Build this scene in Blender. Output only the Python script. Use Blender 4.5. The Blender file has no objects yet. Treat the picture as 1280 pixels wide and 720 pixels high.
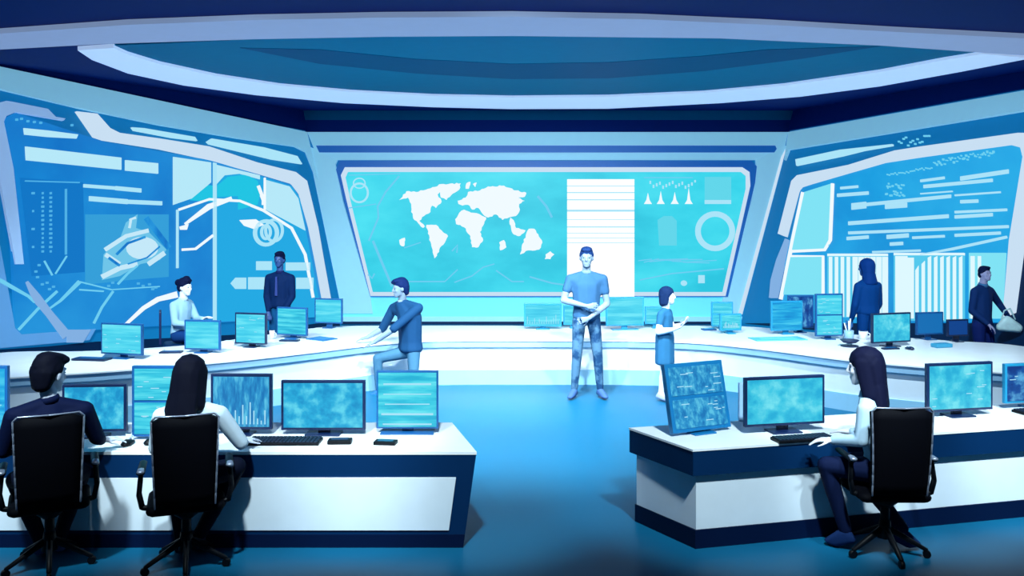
import bpy, bmesh, math, random
from mathutils import Vector, Matrix
random.seed(7)
F, H, YH = 1100.0, 2.35, 262.0
PI = math.pi
scene = bpy.context.scene
COL = scene.collection

def P(px, py, d):
    return Vector(((px-640)/F*d, d, H-(py-YH)/F*d))
def Pz(px, py, z):
    return P(px, py, (H-z)*F/(py-YH))
def dz(py, z):
    return (H-z)*F/(py-YH)

# ------------------------------------------------------------------ materials
def lin(c):
    r = []
    for v in c:
        v /= 255.0
        r.append(v/12.92 if v <= .04045 else ((v+.055)/1.055)**2.4)
    return (r[0], r[1], r[2], 1)
MATS = {}
def mat(name, col, rough=.5, emit=None, es=1.0, metal=0.0, noise=.06, scale=6.0, spec=.5):
    if name in MATS: return MATS[name]
    m = bpy.data.materials.new(name); m.use_nodes = True
    nt = m.node_tree; b = nt.nodes['Principled BSDF']
    b.inputs['Roughness'].default_value = rough
    b.inputs['Metallic'].default_value = metal
    b.inputs['Specular IOR Level'].default_value = spec
    tc = nt.nodes.new('ShaderNodeTexCoord'); nz = nt.nodes.new('ShaderNodeTexNoise')
    nz.inputs['Scale'].default_value = scale; nz.inputs['Detail'].default_value = 3
    nt.links.new(tc.outputs['Object'], nz.inputs['Vector'])
    mx = nt.nodes.new('ShaderNodeMix'); mx.data_type = 'RGBA'
    c = lin(col)
    mx.inputs[6].default_value = tuple(v*(1-noise) for v in c[:3])+(1,)
    mx.inputs[7].default_value = tuple(min(1, v*(1+noise)) for v in c[:3])+(1,)
    nt.links.new(nz.outputs['Fac'], mx.inputs[0])
    nt.links.new(mx.outputs[2], b.inputs['Base Color'])
    if emit is not None:
        b.inputs['Emission Color'].default_value = lin(emit)
        b.inputs['Emission Strength'].default_value = es
    MATS[name] = m
    return m
def emis(name, col, es=1.0):
    return mat(name, (4, 10, 16), .6, emit=col, es=es, spec=.1)
def screen_mat(name, c0, c1, c2, mode='map', scale=3.0, es=1.0):
    """lit display picture: blotches, rows or towers of colour"""
    if name in MATS: return MATS[name]
    m = bpy.data.materials.new(name); m.use_nodes = True
    nt = m.node_tree; b = nt.nodes['Principled BSDF']
    b.inputs['Base Color'].default_value = (.004, .01, .016, 1)
    b.inputs['Roughness'].default_value = .35
    b.inputs['Specular IOR Level'].default_value = .2
    tc = nt.nodes.new('ShaderNodeTexCoord'); mp = nt.nodes.new('ShaderNodeMapping')
    oi = nt.nodes.new('ShaderNodeObjectInfo')
    nt.links.new(tc.outputs['Generated'], mp.inputs['Vector'])
    sc = {'map': (1.6, 1, 1), 'rows': (.5, 1, 4.5), 'city': (4.5, 1, .9)}[mode]
    mp.inputs['Scale'].default_value = sc
    cmb = nt.nodes.new('ShaderNodeVectorMath'); cmb.operation = 'SCALE'
    cmb.inputs[0].default_value = (11, 5, 7)
    nt.links.new(oi.outputs['Random'], cmb.inputs['Scale'])
    nt.links.new(cmb.outputs[0], mp.inputs['Location'])
    nz = nt.nodes.new('ShaderNodeTexNoise'); nz.inputs['Scale'].default_value = scale
    nz.inputs['Detail'].default_value = 5; nz.inputs['Roughness'].default_value = .55
    nt.links.new(mp.outputs[0], nz.inputs['Vector'])
    cr = nt.nodes.new('ShaderNodeValToRGB')
    e = cr.color_ramp.elements
    e[0].position = .36; e[0].color = lin(c0)
    e[1].position = .66; e[1].color = lin(c2)
    k = e.new(.50); k.color = lin(c1)
    nt.links.new(nz.outputs['Fac'], cr.inputs['Fac'])
    nt.links.new(cr.outputs['Color'], b.inputs['Emission Color'])
    b.inputs['Emission Strength'].default_value = es
    MATS[name] = m
    return m

# ------------------------------------------------------------------ mesh helpers
class MB:
    def __init__(s): s.bm = bmesh.new()
    def prism(s, bot, top):
        vb = [s.bm.verts.new(p) for p in bot]; vt = [s.bm.verts.new(p) for p in top]
        n = len(vb)
        s.bm.faces.new(vt); s.bm.faces.new(vb[::-1])
        for i in range(n):
            j = (i+1) % n
            s.bm.faces.new((vb[i], vb[j], vt[j], vt[i]))
        return s
    def box(s, c, size, rot=None, bev=0):
        c = Vector(c); hx, hy, hz = [v/2 for v in size]
        R = rot if rot is not None else Matrix.Identity(3)
        tmp = bmesh.new()
        r = bmesh.ops.create_cube(tmp, size=1)
        for v in tmp.verts: v.co = Vector((v.co.x*size[0], v.co.y*size[1], v.co.z*size[2]))
        if bev: bmesh.ops.bevel(tmp, geom=tmp.edges[:], offset=bev, segments=2, affect='EDGES', profile=.6)
        s._merge(tmp, R, c); return s
    def _merge(s, tmp, R, c):
        mp = {}
        for v in tmp.verts: mp[v] = s.bm.verts.new(R @ v.co + c)
        for f in tmp.faces:
            nf = s.bm.faces.new([mp[v] for v in f.verts]); nf.smooth = f.smooth
        tmp.free()
    def hull(s, balls, sub=2):
        tmp = bmesh.new()
        for b in balls:
            c = Vector(b[0]); r = b[1]; R = b[2] if len(b) > 2 else Matrix.Identity(3)
            if not isinstance(r, (tuple, list)): r = (r, r, r)
            q = bmesh.ops.create_icosphere(tmp, subdivisions=sub, radius=1)
            for v in q['verts']:
                v.co = R @ Vector((v.co.x*r[0], v.co.y*r[1], v.co.z*r[2])) + c
        if len(balls) > 1:
            for f in tmp.faces[:]: tmp.faces.remove(f)
            for e in tmp.edges[:]: tmp.edges.remove(e)
            o = bmesh.ops.convex_hull(tmp, input=tmp.verts[:], use_existing_faces=False)
            dead = [g for g in o['geom_interior'] if isinstance(g, bmesh.types.BMVert)]
            bmesh.ops.delete(tmp, geom=dead, context='VERTS')
            loose = [v for v in tmp.verts if not v.link_faces]
            bmesh.ops.delete(tmp, geom=loose, context='VERTS')
        for f in tmp.faces: f.smooth = True
        s._merge(tmp, Matrix.Identity(3), Vector((0, 0, 0))); return s
    def cone(s, p0, r0, p1, r1, seg=16, smooth=True):
        p0 = Vector(p0); p1 = Vector(p1); ax = (p1-p0)
        R = ax.to_track_quat('Z', 'Y').to_matrix()
        a = []; b = []
        for i in range(seg):
            t = 2*PI*i/seg; u = R @ Vector((math.cos(t), math.sin(t), 0))
            a.append(s.bm.verts.new(p0+u*r0)); b.append(s.bm.verts.new(p1+u*r1))
        s.bm.faces.new(a[::-1]); s.bm.faces.new(b)
        for i in range(seg):
            j = (i+1) % seg; f = s.bm.faces.new((a[i], a[j], b[j], b[i])); f.smooth = smooth
        return s
    def tube(s, pts, r):
        for i in range(len(pts)-1):
            s.hull([(pts[i], r), (pts[i+1], r)], sub=1)
        return s
    def build(s, name, m, parent=None, local=False, recalc=True):
        if recalc: bmesh.ops.recalc_face_normals(s.bm, faces=s.bm.faces[:])
        me = bpy.data.meshes.new(name)
        if parent is not None and not local:
            off = parent.location
            for v in s.bm.verts: v.co -= off
        s.bm.to_mesh(me); s.bm.free()
        o = bpy.data.objects.new(name, me); COL.objects.link(o)
        me.materials.append(m)
        if parent is not None: o.parent = parent
        return o
def tag(o, label=None, cat=None, group=None, kind=None):
    if label: o['label'] = label
    if cat: o['category'] = cat
    if group: o['group'] = group
    if kind: o['kind'] = kind
    return o
def empty(name, loc, rz=0.0, label=None, cat=None, group=None, kind=None):
    e = bpy.data.objects.new(name, None); COL.objects.link(e)
    e.location = Vector(loc); e.rotation_euler = (0, 0, rz); e.empty_display_size = .1
    return tag(e, label, cat, group, kind)
def remeshed(o, vox, smooth=3):
    m = o.modifiers.new('r', 'REMESH'); m.mode = 'VOXEL'; m.voxel_size = vox; m.use_smooth_shade = True
    k = o.modifiers.new('s', 'SMOOTH'); k.factor = .5; k.iterations = smooth
    dg = bpy.context.evaluated_depsgraph_get(); dg.update()
    me = bpy.data.meshes.new_from_object(o.evaluated_get(dg))
    old = o.data; o.modifiers.clear(); o.data = me; bpy.data.meshes.remove(old)
    for p in o.data.polygons: p.use_smooth = True
    return o

# ------------------------------------------------------------------ wall planes
class Plane:
    def __init__(s, a, b, c):
        s.a, s.u, s.v = Vector(a), Vector(c)-Vector(a), Vector(b)-Vector(a)
        n = s.u.cross(s.v).normalized()
        if n.dot(Vector((0, 0, H))-s.a) < 0: n = -n
        s.n = n
    def hit(s, px, py, off=0.0):
        o = Vector((0, 0, H)); d = Vector(((px-640)/F, 1, -(py-YH)/F))
        q = s.a + s.n*off
        return o + d*((q-o).dot(s.n)/d.dot(s.n))
    def uv(s, a, b): return s.a + s.u*a + s.v*b
DB = 17.9
ZC = 4.36                                         # ceiling
PB = Plane(P(384, 165, DB), P(430, 400, DB), P(985, 165, DB))
PLW = Plane(P(384, 165, DB), P(430, 400, DB), P(0, 83, 12.2))
PRW = Plane(P(985, 165, DB), P(922, 405, DB), P(1280, 113, 12.8))
def poly(mb, pl, pts, off, th):
    top = [pl.hit(x, y, off) for x, y in pts]
    mb.prism([p - pl.n*th for p in top], top)
def stroke(pts, w):
    L = []; R = []; n = len(pts)
    ws = w if isinstance(w, (list, tuple)) else [w]*n
    for i, (x, y) in enumerate(pts):
        a = pts[max(0, i-1)]; b = pts[min(n-1, i+1)]
        dx, dy = b[0]-a[0], b[1]-a[1]; l = math.hypot(dx, dy) or 1
        L.append((x-dy/l*ws[i]/2, y+dx/l*ws[i]/2)); R.append((x+dy/l*ws[i]/2, y-dx/l*ws[i]/2))
    return L + R[::-1]
def ell(cx, cy, rx, ry, n=28, a0=0, a1=2*PI):
    return [(cx+rx*math.cos(a0+(a1-a0)*i/n), cy+ry*math.sin(a0+(a1-a0)*i/n)) for i in range(n)]
def ring(mb, pl, cx, cy, rx, ry, w, off, th, n=32):
    for i in range(n):
        a, b = 2*PI*i/n, 2*PI*(i+1)/n
        q = [(cx+rx*math.cos(a), cy+ry*math.sin(a)), (cx+rx*math.cos(b), cy+ry*math.sin(b)),
             (cx+(rx-w)*math.cos(b), cy+(ry-w)*math.sin(b)), (cx+(rx-w)*math.cos(a), cy+(ry-w)*math.sin(a))]
        poly(mb, pl, q, off, th)
def bar(x0, y0, x1, y1, h): return [(x0, y0-h/2), (x1, y1-h/2), (x1, y1+h/2), (x0, y0+h/2)]
def rect(x0, y0, x1, y1): return [(x0, y0), (x1, y0), (x1, y1), (x0, y1)]
def wallmesh(name, pl, polys, m, off=.05, th=.03, parent=None):
    if parent is not None and 1 < len(polys) <= 30 and name not in ('readout_text', 'table_rule'):
        for q in polys: o = wallmesh(name, pl, [q], m, off, th, parent)
        return o
    mb = MB()
    for q in polys: poly(mb, pl, q, off, th)
    o = mb.build(name, m, parent)
    if name == 'readout_text': o['kind'] = 'stuff'
    return o

# palette
M_floor = mat('floor_blue', (9, 90, 128), .42, noise=.02, spec=.25)
M_ceil = mat('ceiling_navy', (1, 40, 116), .6, spec=.05)
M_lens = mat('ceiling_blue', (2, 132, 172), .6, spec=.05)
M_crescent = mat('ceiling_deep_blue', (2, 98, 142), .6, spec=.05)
M_wall = mat('wall_blue', (8, 100, 144), .5, emit=(8, 114, 176), es=.6, spec=.2)  # walls are no lamps; part of their brightness is put in as emission
M_ring = mat('ring_light_white', (190, 210, 232), .5, emit=(170, 195, 228), es=.75)
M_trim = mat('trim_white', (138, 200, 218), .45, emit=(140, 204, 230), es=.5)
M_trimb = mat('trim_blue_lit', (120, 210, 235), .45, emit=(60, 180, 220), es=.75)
M_navy = mat('panel_navy', (3, 40, 80), .45, spec=.15)
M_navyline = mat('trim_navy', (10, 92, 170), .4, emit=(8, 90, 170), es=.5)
M_white = mat('desk_white', (236, 242, 248), .35, spec=.4)
M_face = mat('desk_face_white', (215, 228, 240), .4)
M_edge = mat('counter_edge_grey_blue', (148, 190, 222), .4)
M_plinth = mat('plinth_light_blue', (140, 192, 222), .45)
M_black = mat('black_plastic', (3, 6, 14), .5, spec=.2)
M_black2 = mat('black_upholstery', (1, 2, 9), .75, spec=.08)
M_silver = mat('silver_edge', (150, 162, 185), .35, metal=.6)
M_bezel = mat('bezel_dark_blue', (8, 30, 70), .4)
M_bezel2 = mat('bezel_blue', (14, 80, 140), .4)
M_bezel3 = mat('bezel_teal', (30, 140, 185), .4)
E_white = emis('display_white', (240, 250, 255), 1.0)
E_pale = emis('display_pale', (170, 228, 248), 1.0)
E_cyan = emis('display_cyan', (70, 205, 240), 1.0)
E_line = emis('display_line', (110, 205, 240), 1.0)
E_dim = emis('display_dim', (38, 150, 215), 1.0)
E_grey = emis('display_lavender', (130, 175, 225), 1.0)
E_framew = emis('display_frame_white', (205, 228, 248), .95)

# ------------------------------------------------------------------ room shell
mb = MB(); mb.box((0, 9.5, -.05), (26, 23, .1)); tag(mb.build('floor', M_floor), kind='structure')
mb = MB(); mb.box((0, 9.5, ZC+.06), (26, 23, .12)); tag(mb.build('ceiling', M_ceil), kind='structure')
# back wall: slab with lit cornice bands
mb = MB(); mb.box((0, DB+.1, ZC/2), (10.6, .2, ZC)); tag(mb.build('wall_back', M_wall), kind='structure')
def sidewall(name, pl):
    zt = lambda a: (ZC - pl.a.z - pl.u.z*a)/pl.v.z
    zb = lambda a: (0 - pl.a.z - pl.u.z*a)/pl.v.z
    top = [pl.uv(a, b) for a, b in ((0, zt(0)), (2.3, zt(2.3)), (2.3, zb(2.3)), (0, zb(0)))]
    mb = MB(); mb.prism([p-pl.n*.15 for p in top], top)
    tag(mb.build(name, M_wall), kind='structure')
    # dark soffit between the lit trim and the ceiling
    t2 = [pl.uv(a, b)+pl.n*.04 for a, b in ((0, zt(0)), (2.3, zt(2.3)), (2.3, -.004), (0, -.004))]
    mb = MB(); mb.prism([p-pl.n*.05 for p in t2], t2)
    return tag(mb.build('trim_1', M_ceil), kind='structure')
sidewall('wall_left', PLW)
sidewall('wall_right', PRW)
def structmesh(name, pl, polys, m, off=.06, th=.06):
    return tag(wallmesh(name, pl, polys, m, off, th), kind='structure')
# back wall strips, top to bottom
structmesh('trim_2', PB, [rect(370, 150, 1000, 166)], M_ceil, .05)
structmesh('trim_3', PB, [rect(370, 136, 1000, 150)], M_crescent, .05)
structmesh('trim_4', PB, [[(384, 165), (985, 165), (978, 200), (398, 200)]], M_trim, .08, .08)
structmesh('trim_5', PB, [[(395, 182), (969, 182), (971, 186), (968, 190.5), (399, 190.5)]], M_navyline, .12, .03)
# slanted lit posts at the corners
structmesh('trim_6', PB, [[(384, 182), (422, 199), (419, 206), (428, 250), (463, 372), (466, 392), (428, 392)]], M_trim, .10, .08)
structmesh('trim_7', PB, [[(945, 199), (983, 182), (925, 393), (897, 393), (905, 370), (940, 250), (946, 212)]], M_trim, .10, .08)
structmesh('trim_8', PB, [[(977, 196), (983, 185), (928, 393), (923, 393)]], E_framew, .13, .03)
structmesh('trim_9', PB, [rect(425, 370, 927, 397)], M_trimb, .06, .05)
structmesh('trim_10', PB, [rect(423, 396, 929, 402)], M_trim, .09, .08)
structmesh('baseboard_back', PB, [[(423, 402), (929, 402), (929, 405.5), (423, 405.5)]], M_navy, .10, .08)
# side wall top trims
structmesh('trim_11', PLW, [[(-330, 14), (0, 83), (384, 165), (398, 225), (384, 190), (370, 183), (300, 173), (200, 156), (100, 135), (0, 111), (-330, 38)]], M_trim, .10, .06)
structmesh('trim_12', PRW, [[(985, 165), (1280, 113), (1480, 78), (1480, 106), (1280, 138), (1100, 168), (985, 187), (980, 200)]], M_trim, .10, .06)
structmesh('baseboard_left', PLW, [[(-330, 455), (-330, 440), (0, 437), (60, 433), (120, 427), (300, 418), (425, 400), (425, 410), (300, 430), (100, 446)]], M_navy, .05, .05)
structmesh('baseboard_right', PRW, [[(930, 404), (1100, 404), (1250, 404), (1252, 392), (1268, 384), (1278, 260), (1280, 200), (1400, 200), (1450, 470), (1100, 420)]], M_navy, .05, .05)

# ------------------------------------------------------------------ ceiling rings
def ceilpoly(name, pts, m, z0, label=None, cat=None, th=.03):
    top = [Pz(x, y, z0) for x, y in pts]
    mb = MB(); mb.prism([p+Vector((0, 0, th)) for p in top], top)
    return mb.build(name, m)
up_t = [(-60, 48), (0, 42), (160, 31), (320, 25), (480, 22), (640, 21), (800, 24), (960, 31), (1120, 40), (1280, 48), (1330, 51)]
up_b = [(-60, 68), (0, 62), (130, 55), (320, 49), (480, 46), (640, 45), (900, 48), (1100, 57), (1260, 68), (1330, 72)]
lo_b = [(97, 63), (115, 75), (160, 92), (230, 107), (320, 119), (430, 129), (540, 134), (640, 136.5), (760, 136), (900, 129), (1000, 121), (1100, 108), (1200, 90), (1288, 73)]
lo_t = [(142, 60), (160, 68), (200, 80), (270, 95), (350, 107), (440, 115), (540, 120), (640, 122), (760, 121), (880, 116), (980, 107), (1100, 90), (1180, 75), (1228, 67.5)]
tag(ceilpoly('ring_light', up_t+up_b[::-1], mat('ring_light_dim', (120, 138, 172), .6, emit=(140, 164, 202), es=.6, spec=.1), ZC-.062, th=.058), 'near curved strip of the white ceiling light, crossing the whole room', 'ceiling light', 'ceiling ring lights')
tag(ceilpoly('ring_light', lo_b+lo_t[::-1], M_ring, ZC-.057, th=.053), 'far curved strip of the white ceiling light, bowed toward the map wall', 'ceiling light', 'ceiling ring lights')
lens = [(138, 57)]+lo_t[1:-1]+[(1235, 66)]+[(x, y) for x, y in up_b[::-1] if 150 < x < 1200]
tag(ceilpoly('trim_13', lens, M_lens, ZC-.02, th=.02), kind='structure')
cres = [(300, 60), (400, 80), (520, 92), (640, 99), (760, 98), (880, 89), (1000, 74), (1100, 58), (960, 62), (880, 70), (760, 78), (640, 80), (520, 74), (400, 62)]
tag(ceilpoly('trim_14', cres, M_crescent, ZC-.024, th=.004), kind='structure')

# ------------------------------------------------------------------ central display
cen = empty('wall_display', PB.hit(680, 372), 0, 'big teal central wall screen with a white world map, data table and ring gauge', 'screen')
def mround(pts, r=0): return pts
M_scr_c = screen_mat('central_picture', (40, 196, 222), (56, 212, 234), (76, 226, 242), 'map', 2.0)
wallmesh('border', PB, [[(424, 201), (940, 201), (946, 208), (944, 228), (910, 371), (463, 371), (430, 250), (420, 212)]], M_navyline, .14, .06, cen)
wallmesh('bezel', PB, [[(431, 209), (928, 209), (937, 215), (938, 232), (907, 370), (463, 370), (433, 250), (426, 219)]], E_framew, .155, .03, cen)
wallmesh('screen', PB, [[(435, 215), (926, 215), (932, 220), (932, 236), (903, 365), (466, 365), (438, 250), (432, 222)]], M_scr_c, .17, .03, cen)
maps = [
 [(499,250),(508,239),(520,240),(535,236),(552,230),(576,229),(574,237),(566,242),(558,250),(551,247),(550,240),(547,243),(552,252),(545,260),(540,257),(538,265),(530,270),(524,276),(531,283),(529,285),(518,275),(514,265),(514,255),(510,247)],
 [(533,281),(545,281),(552,288),(560,295),(554,306),(549,312),(546,320),(543,323),(540,310),(535,292)],
 [(573,255),(572,251),(582,247),(585,240),(600,238),(610,233),(630,232),(645,238),(658,241),(656,246),(648,247),(656,251),(649,255),(650,262),(645,270),(634,273),(628,275),(620,268),(610,272),(603,267),(598,260),(590,262),(585,256),(578,257)],
 [(574,266),(580,262),(592,266),(600,268),(608,272),(604,282),(600,290),(604,300),(598,309),(590,309),(588,295),(580,284),(570,280),(569,274)],
 [(638,272),(642,275),(645,285),(657,288),(650,295),(642,293),(637,280)],
 [(661,286),(668,286),(678,303),(674,312),(660,313),(650,318),(653,305)],
 [(682,318),(688,314),(693,318),(688,324),(681,324)], [(624,303),(630,300),(633,309),(625,313)],
 [(583,229),(588,227),(586,236),(582,236)], [(591,230),(596,228),(594,234)], [(499,300),(506,297),(505,308),(500,306)]]
def rough(q, amp=.9):
    rn = random.Random(len(q)); out = []
    for i, (x, y) in enumerate(q):
        x2, y2 = q[(i+1) % len(q)]; l = math.hypot(x2-x, y2-y); n = max(1, int(l/2.6)); out.append((x, y))
        for k in range(1, n):
            t = k/n; o = rn.uniform(-amp, amp); out.append((x+(x2-x)*t-(y2-y)/l*o, y+(y2-y)*t+(x2-x)/l*o))
    return out
maps = [rough(q) for q in maps]
wallmesh('continent', PB, maps, E_white, .185, .02, cen)
lines = [stroke([(499,220),(482,240),(472,258),(473,272),(461,301)], 2.2), stroke([(466,301),(478,330),(490,358)], 3),
         stroke([(672,245),(683,258),(690,272)], 3), stroke([(505,352),(556,352),(572,337)], 1.6), stroke([(568,353),(590,345),(604,334),(618,330)], 1.6),
         stroke([(620,338),(640,352),(655,352)], 1.6), stroke([(662,346),(690,354),(712,357)], 2), stroke([(505,310),(526,303)], 1.3),
         stroke([(436,260),(470,255)], 1.3), stroke([(436,219),(500,217)], 1.2), stroke([(565,314),(572,306),(571,316)], 2), stroke([(460,343),(465,348),(468,342)], 2)]
lines += [stroke([(798+i*7, 327+random.uniform(-3, 3)), (815+i*9, 326+random.uniform(-3, 3))], 1.2) for i in range(10)]
lines += [stroke([(800, 350), (840, 342), (905, 336)], 1.5), stroke([(805, 222), (866, 222)], 1.2)]
wallmesh('line_graph', PB, lines, E_line, .185, .02, cen)
mbr = MB(); ring(mbr, PB, 894, 289, 25, 25, 7, .185, .02); mbr.build('ring_gauge', E_pale, cen)
mbr = MB(); ring(mbr, PB, 449, 241, 12, 13, 2.5, .185, .02); ring(mbr, PB, 449, 229, 8, 7, 1.5, .185, .02); mbr.build('dial', E_pale, cen)
wallmesh('data_table', PB, [rect(709, 224, 793, 371)], emis('table_white', (246, 252, 255), 1.15), .19, .03, cen)
wallmesh('table_rule', PB, [rect(709, y, 793, y+h) for y, h in ((232, 1), (240, 1.4), (249, 1.4), (262, 2.6), (274, .8), (283, 1.4), (291, .8), (297, .8), (303, .8))], E_pale, .195, .02, cen)
spk = []
for x, h in ((810, 14), (826, 16), (843.5, 15), (861, 20)): spk.append([(x-5, 255), (x-2, 250), (x, 255-h), (x+2, 250), (x+5, 255)])
wallmesh('bar_chart', PB, spk, E_white, .185, .02, cen)
wallmesh('info_box', PB, [rect(881, 221, 914, 254), [(822, 275), (830, 270), (840, 270), (846, 276), (846, 307), (824, 307)]], emis('box_cyan', (98, 214, 234), 1.0), .185, .02, cen)
wallmesh('small_icon', PB, [rect(881, 250, 914, 255), rect(873, 344, 881, 354), ell(855, 354, 4, 3.5, 12), rect(868, 225, 870, 228)]+[rect(812+4*i, 226+(i*5) % 7, 814+4*i, 230+(i*5) % 7) for i in range(14)], E_pale, .195, .02, cen)

# ------------------------------------------------------------------ left wall display
lw = empty('wall_display', PLW.hit(200, 410), 0, 'left wall screen in deep blue showing a wheel drawing and text bars', 'screen')
M_scr_l = screen_mat('left_picture', (14, 112, 196), (22, 132, 210), (38, 152, 220), 'map', 1.2)
wallmesh('screen', PLW, [[(7, 148), (20, 141), (130, 177), (262, 200), (365, 231), (375, 243), (395, 310), (406, 395), (120, 412), (27, 418), (20, 411)]], M_scr_l, .07, .05, lw)
fr = [[(-8, 128), (0, 128), (8, 126), (15, 127), (60, 136), (70, 146), (82, 148), (80, 150.5), (20, 140), (8, 145), (5, 152), (17, 210), (30, 330), (20, 330), (-8, 180)]]
bw = [(96, 139), (122, 142), (138, 160), (150, 166), (200, 173), (262, 183), (322, 203), (370, 215), (384, 226), (398, 284), (406, 330), (414, 374), (404, 374), (396, 330), (387, 284), (375, 242), (365, 229), (325, 217), (265, 200), (200, 186), (130, 175), (118, 171)]
wallmesh('bezel', PLW, fr, mat('frame_lavender', (150, 185, 225), .5, emit=(150, 185, 222), es=.6), .10, .05, lw)
wallmesh('bezel', PLW, [bw], E_framew, .11, .05, lw)
wallmesh('bezel', PLW, [[(-60, 296), (0, 306), (19, 410), (27, 418), (120, 411), (112, 425), (0, 435), (-60, 438)]], mat('frame_grey_blue', (96, 150, 200), .5, emit=(80, 140, 195), es=.5), .09, .05, lw)
wallmesh('accent_strip', PLW, [[(165, 159), (180, 160), (244, 171), (247, 176), (215, 172), (168, 163)], [(259, 177), (265, 173), (330, 184), (372, 195), (378, 205), (340, 199), (262, 180)]], E_pale, .09, .04, lw)
wallmesh('info_panel', PLW, [[(107, 268), (211, 268), (211, 346), (160, 350), (107, 356)]], emis('panel_mid', (52, 158, 216)), .08, .03, lw)
wallmesh('info_panel', PLW, [[(271, 206), (330, 222), (365, 233), (375, 248), (403, 396), (271, 402)]], emis('panel_bright', (34, 168, 226)), .08, .03, lw)
wallmesh('info_panel', PLW, [[(25, 222), (104, 228), (106, 340), (40, 345)]], emis('panel_dark', (16, 118, 198)), .08, .03, lw)
wallmesh('light_block', PLW, [[(217, 196), (264, 203), (264, 228), (240, 248), (217, 256)], [(271, 206), (325, 219), (325, 224), (300, 217), (281, 219), (271, 230)], [(333, 225), (362, 233), (373, 248), (382, 288), (333, 262)],
    [(32, 183), (152, 197), (152, 212), (33, 200)], [(157, 200), (198, 204), (198, 217), (157, 213)], [(30, 160), (60, 163), (98, 168), (96, 173), (60, 171), (31, 168)]], emis('block_pale', (182, 232, 248)), .095, .02, lw)
cd = [stroke([(224, 262), (262, 249), (300, 251), (330, 263), (365, 285), (382, 318), (392, 372)], 3), stroke([(232, 280), (262, 258), (290, 248)], [3, 7, 5]),
      stroke([(228, 312), (245, 311), (267, 294)], 3), stroke([(323, 232), (330, 250), (330, 256)], 4), rect(330.5, 222, 332.5, 262), stroke([(155, 408), (180, 385), (198, 374), (222, 368)], [3, 5, 6, 8]),
      [(300, 275), (320, 274), (330, 281), (318, 286), (306, 282)], [(225, 283), (236, 280), (234, 287), (226, 287)]]
wallmesh('line_drawing', PLW, cd, E_white, .10, .02, lw)
wallmesh('divider', PLW, [[(267, 203), (271, 204), (271, 402), (267, 403)], [(221, 262), (223.5, 262), (223.5, 335), (221, 335)]], E_pale, .10, .02, lw)
wallmesh('roof_shape', PLW, [[(272, 246), (272, 232), (285, 221), (308, 218), (322, 226), (326, 240), (322, 256), (298, 262), (298, 245)], [(238, 250), (258, 231), (266, 232), (266, 252)]], emis('roof_teal', (32, 196, 226)), .092, .02, lw)
mbr = MB()
ring(mbr, PLW, 333, 291, 16, 17, 4.5, .10, .02); ring(mbr, PLW, 343, 288, 12, 15, 3, .098, .02); ring(mbr, PLW, 333, 290, 7, 10, 3, .10, .02)
mbr.build('wheel_drawing', E_pale, lw)
wallmesh('caption_bar', PLW, [bar(321, 332, 340, 332, 11), bar(358, 333, 388, 333, 10), [(289, 354), (295, 347), (308, 347), (308, 361), (295, 361)], bar(311, 354, 337, 354, 15), bar(371, 354, 392, 354, 14),
    bar(105, 232, 145, 235, 4), bar(145, 235, 177, 238, 5), bar(112, 248, 160, 252, 6), bar(160, 252, 203, 254, 5)], E_pale, .10, .02, lw)
en = [[(150, 300), (158, 278), (172, 268), (170, 285), (186, 290), (208, 312), (200, 325), (176, 330), (150, 345), (128, 350), (130, 318), (140, 308)]]
wallmesh('machine_drawing', PLW, en, emis('machine_pale', (110, 196, 232)), .092, .02, lw)
wallmesh('machine_drawing', PLW, [ell(178, 310, 20, 14, 20), stroke([(132, 312), (158, 295), (186, 288)], 5), stroke([(186, 330), (206, 316)], 6), stroke([(128, 346), (150, 335), (172, 330)], 6), stroke([(132, 318), (150, 330)], 5), stroke([(162, 285), (164, 274), (170, 272)], 3)], emis('machine_white', (196, 232, 248)), .10, .02, lw)
wallmesh('machine_drawing', PLW, [stroke([(183, 272), (212, 310)], 6), stroke([(146, 318), (160, 304), (182, 296)], 3), stroke([(136, 322), (150, 332)], 3), stroke([(160, 330), (184, 322), (200, 308)], 2)], M_scr_l, .106, .02, lw)
tk = []
for c, x in enumerate((42, 54, 64)):
    for r in range(14):
        if (r*7+c*3) % 4 == 0 and c == 0 or c > 0:
            y = 240+r*5.6; w = random.uniform(1.5, 3.5)
            tk.append(rect(x-w/2, y, x+w/2, y+2.6))
for i in range(12): tk.append(rect(45+random.uniform(-3, 22), 334+random.uniform(0, 30), 0, 0)) if False else None
tk = [t for t in tk if t]
for x, y in ((48, 330), (44, 338), (46, 345), (52, 354), (58, 352), (61, 360), (66, 357), (172, 353), (178, 356), (186, 354), (190, 360), (194, 358), (140, 352), (135, 356), (20, 148), (26, 147), (34, 150), (42, 151), (50, 152), (89, 155)): tk.append(rect(x, y, x+3, y+2.6))
tk += [rect(82, 236, 84, 318), stroke([(32, 226), (100, 228)], 1.3)]
wallmesh('readout_text', PLW, tk, emis('tick_blue', (80, 178, 230)), .10, .02, lw)
wallmesh('trend_line', PLW, [stroke([(34, 352), (46, 372), (62, 392), (84, 420)], [3, 11, 9, 12]), [(84, 412), (114, 412), (104, 428), (84, 428)]], E_grey, .105, .02, lw)
wallmesh('trend_line', PLW, [stroke([(0, 350), (36, 370), (44, 378)], [5, 3, 2]), stroke([(24, 412), (48, 386), (72, 364)], 3), stroke([(62, 386), (76, 376), (100, 352)], [2, 3, 5]), stroke([(118, 404), (128, 384), (142, 364)], 2.5), stroke([(148, 355), (160, 342), (172, 332)], 2.5),
    stroke([(100, 352), (140, 362), (200, 358)], 1.4), stroke([(56, 326), (66, 344)], 1.6), stroke([(84, 320), (70, 342)], 1.6), stroke([(100, 362), (130, 364)], 1.8)], E_line, .102, .02, lw)

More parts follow.
